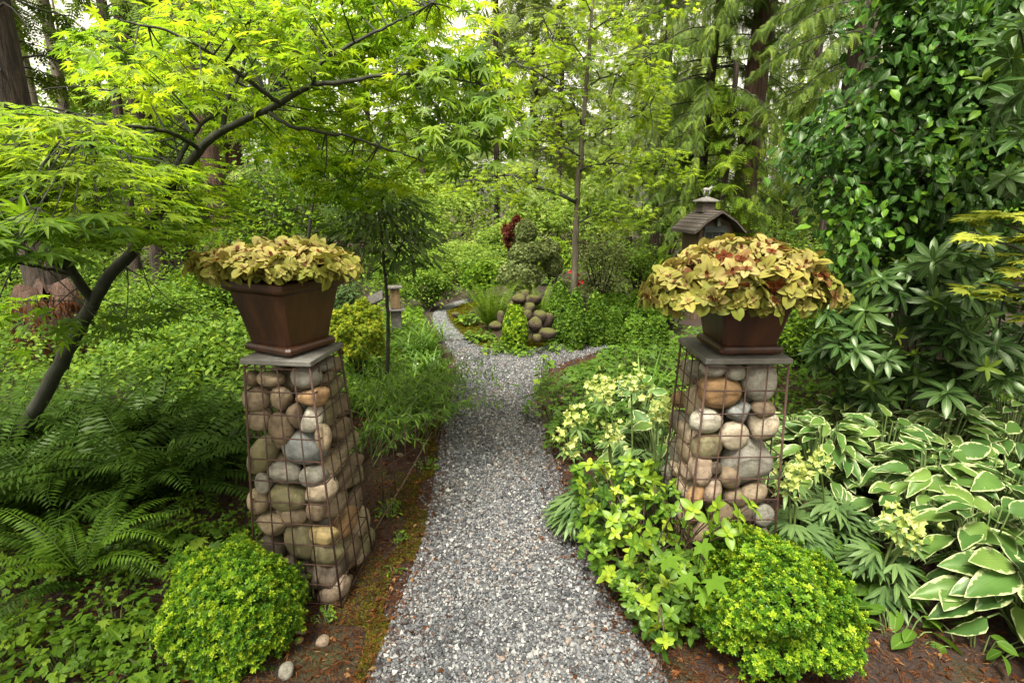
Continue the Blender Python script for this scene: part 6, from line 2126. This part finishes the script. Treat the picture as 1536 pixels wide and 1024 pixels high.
def conifer(label, px, D, rt_, z0, z1, L0, L1, nb, mat, bark, name='conifer', sp=0.42, droop=0.35, group='conifers in the forest behind', seed=0, tpls=None, azi=None, step=0.26, hang=0.5, deadz=None, lean=0.0, short=False):
    """trunk of radius rt_ at pixel column px and distance D, boughs between z0 and z1"""
    r = np.random.default_rng(seed + 3000)
    x = W(px, 320, D)[0]
    rt = root(name, label, 'tree', (x, D, 0), group)
    ht = z1 + 0.4 if short else max(z1 + 0.8, W(px, -60, D)[2])
    zz = np.linspace(-0.1, ht, 16)
    line = np.c_[x + lean * zz + 0.02 * np.sin(zz * 1.3 + seed), D + 0 * zz, zz]
    tr_ = MB()
    tube(tr_, line, rt_ * (1.0 + 0.35 * np.exp(-zz * 3)) * (1 - 0.4 * zz / (ht * 1.6)), 12)
    part('trunk', tr_, bark, rt)
    fol, tw = MB(), MB()
    for b_ in range(nb):
        f_ = (b_ + r.random()) / nb
        z = z0 + (z1 - z0) * f_
        a = r.uniform(0, 2 * PI) if azi is None else r.normal(*azi)
        L = (L0 + (L1 - L0) * f_) * r.uniform(0.65, 1.15)
        m_ = 7
        t_ = np.linspace(0, 1, m_)
        cx_ = np.interp(z, zz, line[:, 0])
        pts = np.c_[cx_ + math.cos(a) * L * t_, D + math.sin(a) * L * t_, z + L * (0.12 * t_ - droop * t_ ** 2) + 0]
        tube(tw, pts, np.linspace(0.014, 0.003, m_) * max(0.35, min(1, L / 1.6)), 5, False)
        ns = max(3, int(L / step))
        u_ = (np.arange(ns) + r.random(ns)) / ns * 0.88 + 0.12
        for s_ in (-1, 1, 0):
            k_ = np.minimum((u_ * (m_ - 1)).astype(int), m_ - 2)
            fr_ = u_ * (m_ - 1) - k_
            P_ = pts[k_] + (pts[k_ + 1] - pts[k_]) * fr_[:, None]
            tn_ = nrm(pts[k_ + 1] - pts[k_])
            sd_ = np.c_[-tn_[:, 1], tn_[:, 0], np.zeros(ns)]
            D_ = tn_ * 0.55 + sd_ * s_ * 0.85 + np.c_[np.zeros((ns, 2)), -hang * r.uniform(0.3, 1.3, ns)] + r.normal(0, 0.25, (ns, 3))
            inst_mix(fol, tpls or SPR, P_, D_, arr(0, 0, 1) + r.normal(0, 0.3, (ns, 3)), sp * (1.1 - 0.45 * u_) * r.uniform(0.7, 1.25, ns), np.clip(r.normal(0.38, 0.2, ns) + 0.15 * u_, 0, 0.95))
    if deadz:
        for b_ in range(deadz[2]):
            z = r.uniform(deadz[0], deadz[1])
            a = r.uniform(0, 2 * PI)
            L = r.uniform(0.5, 1.4)
            cx_ = np.interp(z, zz, line[:, 0])
            tube(tw, smooth_line([arr(cx_, D, z), arr(cx_ + math.cos(a) * L * 0.5, D + math.sin(a) * L * 0.5, z + r.normal(0.05, 0.1)), arr(cx_ + math.cos(a) * L, D + math.sin(a) * L, z + r.normal(-0.1, 0.2))], 6), np.linspace(0.014, 0.004, 6), 5, False)
    part('branch', tw, M['twig'], rt)
    part('crown', fol, mat, rt)
    return rt


# near trunks
conifer('thick red-barked conifer trunk rising behind the little barn', 1114, 9.0, 0.19, 4.2, 7.0, 1.7, 1.5, 22, M['fir'], M['red_bark'], seed=1, droop=0.5, hang=0.75, deadz=(2.2, 5.2, 22), tpls=SPN, sp=0.24, step=0.12)
conifer('massive furrowed conifer trunk left of the glossy evergreen', 1258, 7.4, 0.21, 3.0, 5.5, 1.5, 1.4, 18, M['fir'], M['fir_bark'], seed=2, droop=0.55, azi=(2.7, 0.7), hang=0.75, tpls=SPN, sp=0.2, step=0.085)
conifer('dark rough conifer trunk in the upper left corner', 50, 5.4, 0.185, 4.2, 6.0, 1.6, 1.4, 8, M['fir'], M['fir_bark'], seed=3, deadz=(2.6, 4.0, 7))
conifer('slim dark trunk behind the maple, left of the pair', 188, 9.0, 0.08, 4.2, 7.0, 1.6, 1.4, 14, M['fir'], M['fir_bark'], seed=4, deadz=(2, 4, 8), lean=0.05)
conifer('dark trunk behind the maple, right of the pair', 226, 9.5, 0.12, 4.8, 7.4, 1.8, 1.4, 14, M['fir'], M['fir_bark'], seed=5, lean=0.02)
conifer('reddish ivy-clad trunk glimpsed under the maple limb', 330, 8.8, 0.15, 4.0, 7.0, 1.8, 1.5, 14, M['far_fir'], M['red_bark'], seed=6, lean=-0.02)
conifer('pale grey bare trunk at the far upper left', 128, 14.0, 0.14, 6.5, 9.0, 2.0, 1.5, 12, M['far_fir'], M['grey_bark'], seed=7, deadz=(2, 6, 16))
conifer('thin pale trunk in the gap left of the maple crown', 85, 15.5, 0.12, 6.5, 9.5, 2.0, 1.5, 12, M['far_fir'], M['grey_bark'], seed=8, deadz=(2, 6, 14))
conifer('short stout trunk far behind the left coleus', 362, 14.0, 0.22, 5.0, 8.0, 2.0, 1.5, 16, M['far_fir'], M['red_bark'], seed=9)
# right-hand dark conifers
conifer('drooping dark conifer left of the red-barked trunk', 1050, 9.4, 0.07, 1.6, 7.0, 1.9, 1.5, 110, M['fir'], M['fir_bark'], seed=20, droop=0.6, hang=0.75, tpls=SPN, sp=0.24, step=0.12)
conifer('tall olive conifer right of the young maple', 985, 12.0, 0.10, 2.0, 8.5, 2.1, 1.6, 90, M['far_fir'], M['fir_bark'], seed=21, droop=0.5, hang=0.75, tpls=SPN, sp=0.3, step=0.17)
conifer('conifer with sweeping boughs between the two great trunks', 1195, 13.0, 0.10, 1.8, 8.0, 2.2, 1.5, 70, M['fir'], M['fir_bark'], seed=22, droop=0.5, hang=0.75, tpls=SPN, sp=0.3, step=0.16)
conifer('young yellow green hemlock right behind the little barn', 1082, 8.6, 0.05, 0.5, 3.3, 1.0, 0.25, 54, M['hemlock'], M['fir_bark'], seed=23, sp=0.24, droop=0.25, step=0.12, hang=0.4, short=True)
conifer('conifer behind the glossy evergreen', 1380, 9.0, 0.15, 1.5, 7.0, 2.0, 1.5, 30, M['fir'], M['fir_bark'], seed=24, hang=0.8)
conifer('conifer at the far right edge behind the tall rhododendron', 1560, 8.0, 0.15, 1.5, 6.5, 2.0, 1.5, 30, M['fir'], M['fir_bark'], seed=25, hang=0.8)
# centre
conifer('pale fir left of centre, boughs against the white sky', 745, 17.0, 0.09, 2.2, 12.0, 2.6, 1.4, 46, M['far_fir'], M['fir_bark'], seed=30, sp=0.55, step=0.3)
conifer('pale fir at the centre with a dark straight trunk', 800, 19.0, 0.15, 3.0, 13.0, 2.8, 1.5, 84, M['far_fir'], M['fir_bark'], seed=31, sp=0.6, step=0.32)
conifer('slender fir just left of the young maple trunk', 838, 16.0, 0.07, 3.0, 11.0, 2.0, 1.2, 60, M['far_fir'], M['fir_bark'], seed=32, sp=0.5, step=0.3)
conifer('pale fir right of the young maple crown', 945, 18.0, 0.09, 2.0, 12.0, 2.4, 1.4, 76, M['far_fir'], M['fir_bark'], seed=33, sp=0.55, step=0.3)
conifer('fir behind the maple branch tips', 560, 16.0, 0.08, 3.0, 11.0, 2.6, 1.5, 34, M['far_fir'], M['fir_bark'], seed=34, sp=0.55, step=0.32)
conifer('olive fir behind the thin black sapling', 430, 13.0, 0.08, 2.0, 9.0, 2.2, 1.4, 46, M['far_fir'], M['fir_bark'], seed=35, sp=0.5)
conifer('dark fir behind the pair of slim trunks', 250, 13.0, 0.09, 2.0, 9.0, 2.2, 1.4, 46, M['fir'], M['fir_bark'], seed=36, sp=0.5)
conifer('dark fir between the upper left trunks', 70, 11.0, 0.12, 1.0, 8.0, 2.0, 1.4, 44, M['fir'], M['fir_bark'], seed=37, sp=0.48)
conifer('dark fir beyond the left edge trunk', -60, 9.5, 0.14, 1.0, 7.0, 2.2, 1.5, 40, M['fir'], M['fir_bark'], seed=38, sp=0.48)

FT = 'broadleaved trees in the forest behind'
for k_, (px, yt, D, wx, n, lf, mt, b0, lab) in enumerate((
        (640, 255, 14.0, 190, 5200, 0.10, 'far_leaf', 0.3, 'pale broadleaf tree right of the maple branch tips'),
        (520, 240, 11.5, 220, 5200, 0.085, 'bright', 0.3, 'bright broadleaf tree behind the dark-leaved sapling'),
        (380, 220, 10.5, 220, 5200, 0.08, 'bright', 0.3, 'bright broadleaf tree under the maple limb'),
        (250, 230, 11.0, 200, 4200, 0.08, 'mid', 0.2, 'mid green broadleaf tree behind the maple fork'),
        (110, 200, 12.0, 230, 4600, 0.09, 'mid', 0.2, 'dim broadleaf tree between the left trunks'),
        (700, 190, 24.0, 150, 5200, 0.16, 'far_leaf', 3.0, 'tall pale broadleaf tree in the far centre'),
        (880, 255, 14.0, 170, 4600, 0.09, 'far_leaf', 0.2, 'low yellowish broadleaf tree behind the young maple'),
        (1000, 285, 13.0, 140, 3600, 0.08, 'mid', 0.2, 'rounded broadleaf tree left of the barn roof'),
        (1180, 230, 14.5, 150, 4200, 0.09, 'far_leaf', 0.2, 'light broadleaf tree in the gap between the great trunks'),
        (1270, 270, 9.5, 150, 3400, 0.07, 'mid', 0.1, 'broadleaf tree at the foot of the furrowed trunk'),
        (1440, 250, 8.5, 260, 4200, 0.07, 'mid', 0.1, 'broadleaf tree hidden behind the glossy evergreen'),
        (-20, 260, 9.0, 240, 3600, 0.08, 'mid', 0.1, 'broadleaf tree at the left edge behind the stump'),
        (790, 270, 16.0, 170, 4600, 0.10, 'far_leaf', 0.2, 'pale broadleaf tree behind the red-leaved maple'))):
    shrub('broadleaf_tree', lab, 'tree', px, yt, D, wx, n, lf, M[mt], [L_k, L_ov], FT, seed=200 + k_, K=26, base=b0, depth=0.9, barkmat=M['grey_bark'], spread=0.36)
cover('far_understory', 'light green understory filling the wood between the trunks', None, 26000, 2.3, 0.14, M['far_leaf'], [L_k, L_ov], 9, up=0.6, world=[(-22, 13), (-10, 11.5), (0, 13), (10, 11.5), (24, 13), (30, 24), (-30, 24)])
# unseen trees added behind the viewpoint to shade the near beds
for k_, (x_, y_, z_, rx, lab) in enumerate(((-3.3, -0.6, 4.3, 1.7, 'unseen broad tree added behind the viewpoint, its crown shading the left ferns'), (-1.0, -2.6, 4.6, 1.6, 'unseen broad tree added behind the viewpoint to shade the near path'), (2.9, -2.0, 4.6, 1.5, 'unseen broad tree added behind the viewpoint to shade the hosta side'))):
    rt = root('added_shade_tree', lab, 'tree', (x_, y_, 0))
    P_, H_, N_, cl_ = blob((x_, y_, z_), (rx, rx, 1.2), 4200, 24, 0.6, 70 + k_, 0.34)
    fol, tw = MB(), MB()
    inst(fol, L_ov, P_, H_, N_, 0.11 * RNG.uniform(0.6, 1.2, len(P_)), RNG.random(len(P_)))
    tube(tw, [arr(x_, y_, -0.1), arr(x_ + 0.05, y_, 2.0), arr(x_, y_, 4.2)], [0.16, 0.13, 0.07], 9)
    for e in cl_:
        tube(tw, [arr(x_, y_, 3.2), (e + arr(x_, y_, 3.6)) / 2, e], [0.04, 0.025, 0.01], 5, False)
    part('trunk', tw, M['fir_bark'], rt)
    part('crown', fol, M['mid'], rt)
# small cobbles and seedlings on the bare soil by the path
for k_, (px, py, s_, lab) in enumerate(((452, 952, 0.022, 'small brown cobble right of the left box bush'), (485, 965, 0.026, 'pinkish cobble lying between left box bush and gravel'), (448, 968, 0.018, 'reddish pebble touching the left box bush'), (432, 1018, 0.03, 'grey cobble at the bottom edge by the left box bush'), (600, 690, 0.02, 'tan pebble beneath the wire plant support'))):
    c = gp(px, py)
    o = link('cobble', STONES[k_ % 9], c + arr(0, 0, s_ * 0.4))
    o.scale = (s_ * 1.2, s_, s_ * 0.75)
    o.rotation_euler = (0.1, 0.2, k_ * 1.7)
    o.color = (*SCOL[['brown', 'pink', 'ochre', 'grey', 'tan'][k_]], 1)
    tagset(o, lab, 'stone')
for k_, (px, py, R_, h, n, lf, lab) in enumerate(((590, 858, 0.03, 0.05, 5, 0.05, 'single bright seedling between left gabion and gravel'), (585, 770, 0.07, 0.09, 26, 0.03, 'small leafy weeds along the gravel beside the left gabion'), (600, 810, 0.05, 0.05, 14, 0.026, 'tiny weeds at the gravel edge right of the left gabion'),
                                                  (490, 930, 0.05, 0.06, 20, 0.02, 'mossy weed at the front foot of the left gabion'), (640, 700, 0.07, 0.08, 22, 0.03, 'weeds under the arching willow leaves at the path edge'))):
    clump('weed', lab, 'plant', gp(px, py), R_, h, n, lf, M['bright'], [L_ov, vl], 'small weeds on the left verge', seed=1500 + k_)
# far wood closing the view
r = np.random.default_rng(81)
mb, mt_ = MB(), MB()
n = 130
px = r.uniform(-500, 2050, n)
Df = r.uniform(22, 44, n)
for x_, D_ in zip(px, Df):
    x = W(x_, 300, D_)[0]
    h = W(x_, r.uniform(110, 230) if abs(x_ - 720) < 190 else r.uniform(-80, 120), D_)[2]
    P_, H_, N_, _ = blob((x, D_, h * 0.5), (r.uniform(1.4, 2.6), 1.8, h * 0.5), 900, 26, 0.5, int(r.integers(1e6)), 0.3)
    inst_mix(mb, [L_k], P_, H_, N_, 0.32 * r.uniform(0.6, 1.3, len(P_)), np.clip(r.uniform(0.2, 0.8) + r.normal(0, 0.15, len(P_)), 0, 1))
    tube(mt_, [arr(x, D_, -0.1), arr(x + 0.05, D_, h * 0.5), arr(x, D_, h * 0.95)], [0.2, 0.16, 0.05], 7)
fw = thing('far_woods', mb, M['far_leaf'], (0, 0, 0), 'pale far woodland closing the view behind the garden', 'woodland', kind='stuff')
link('far_trunks', mt_.mesh('far_trunks', M['fir_bark']), (0, 0, 0), fw)
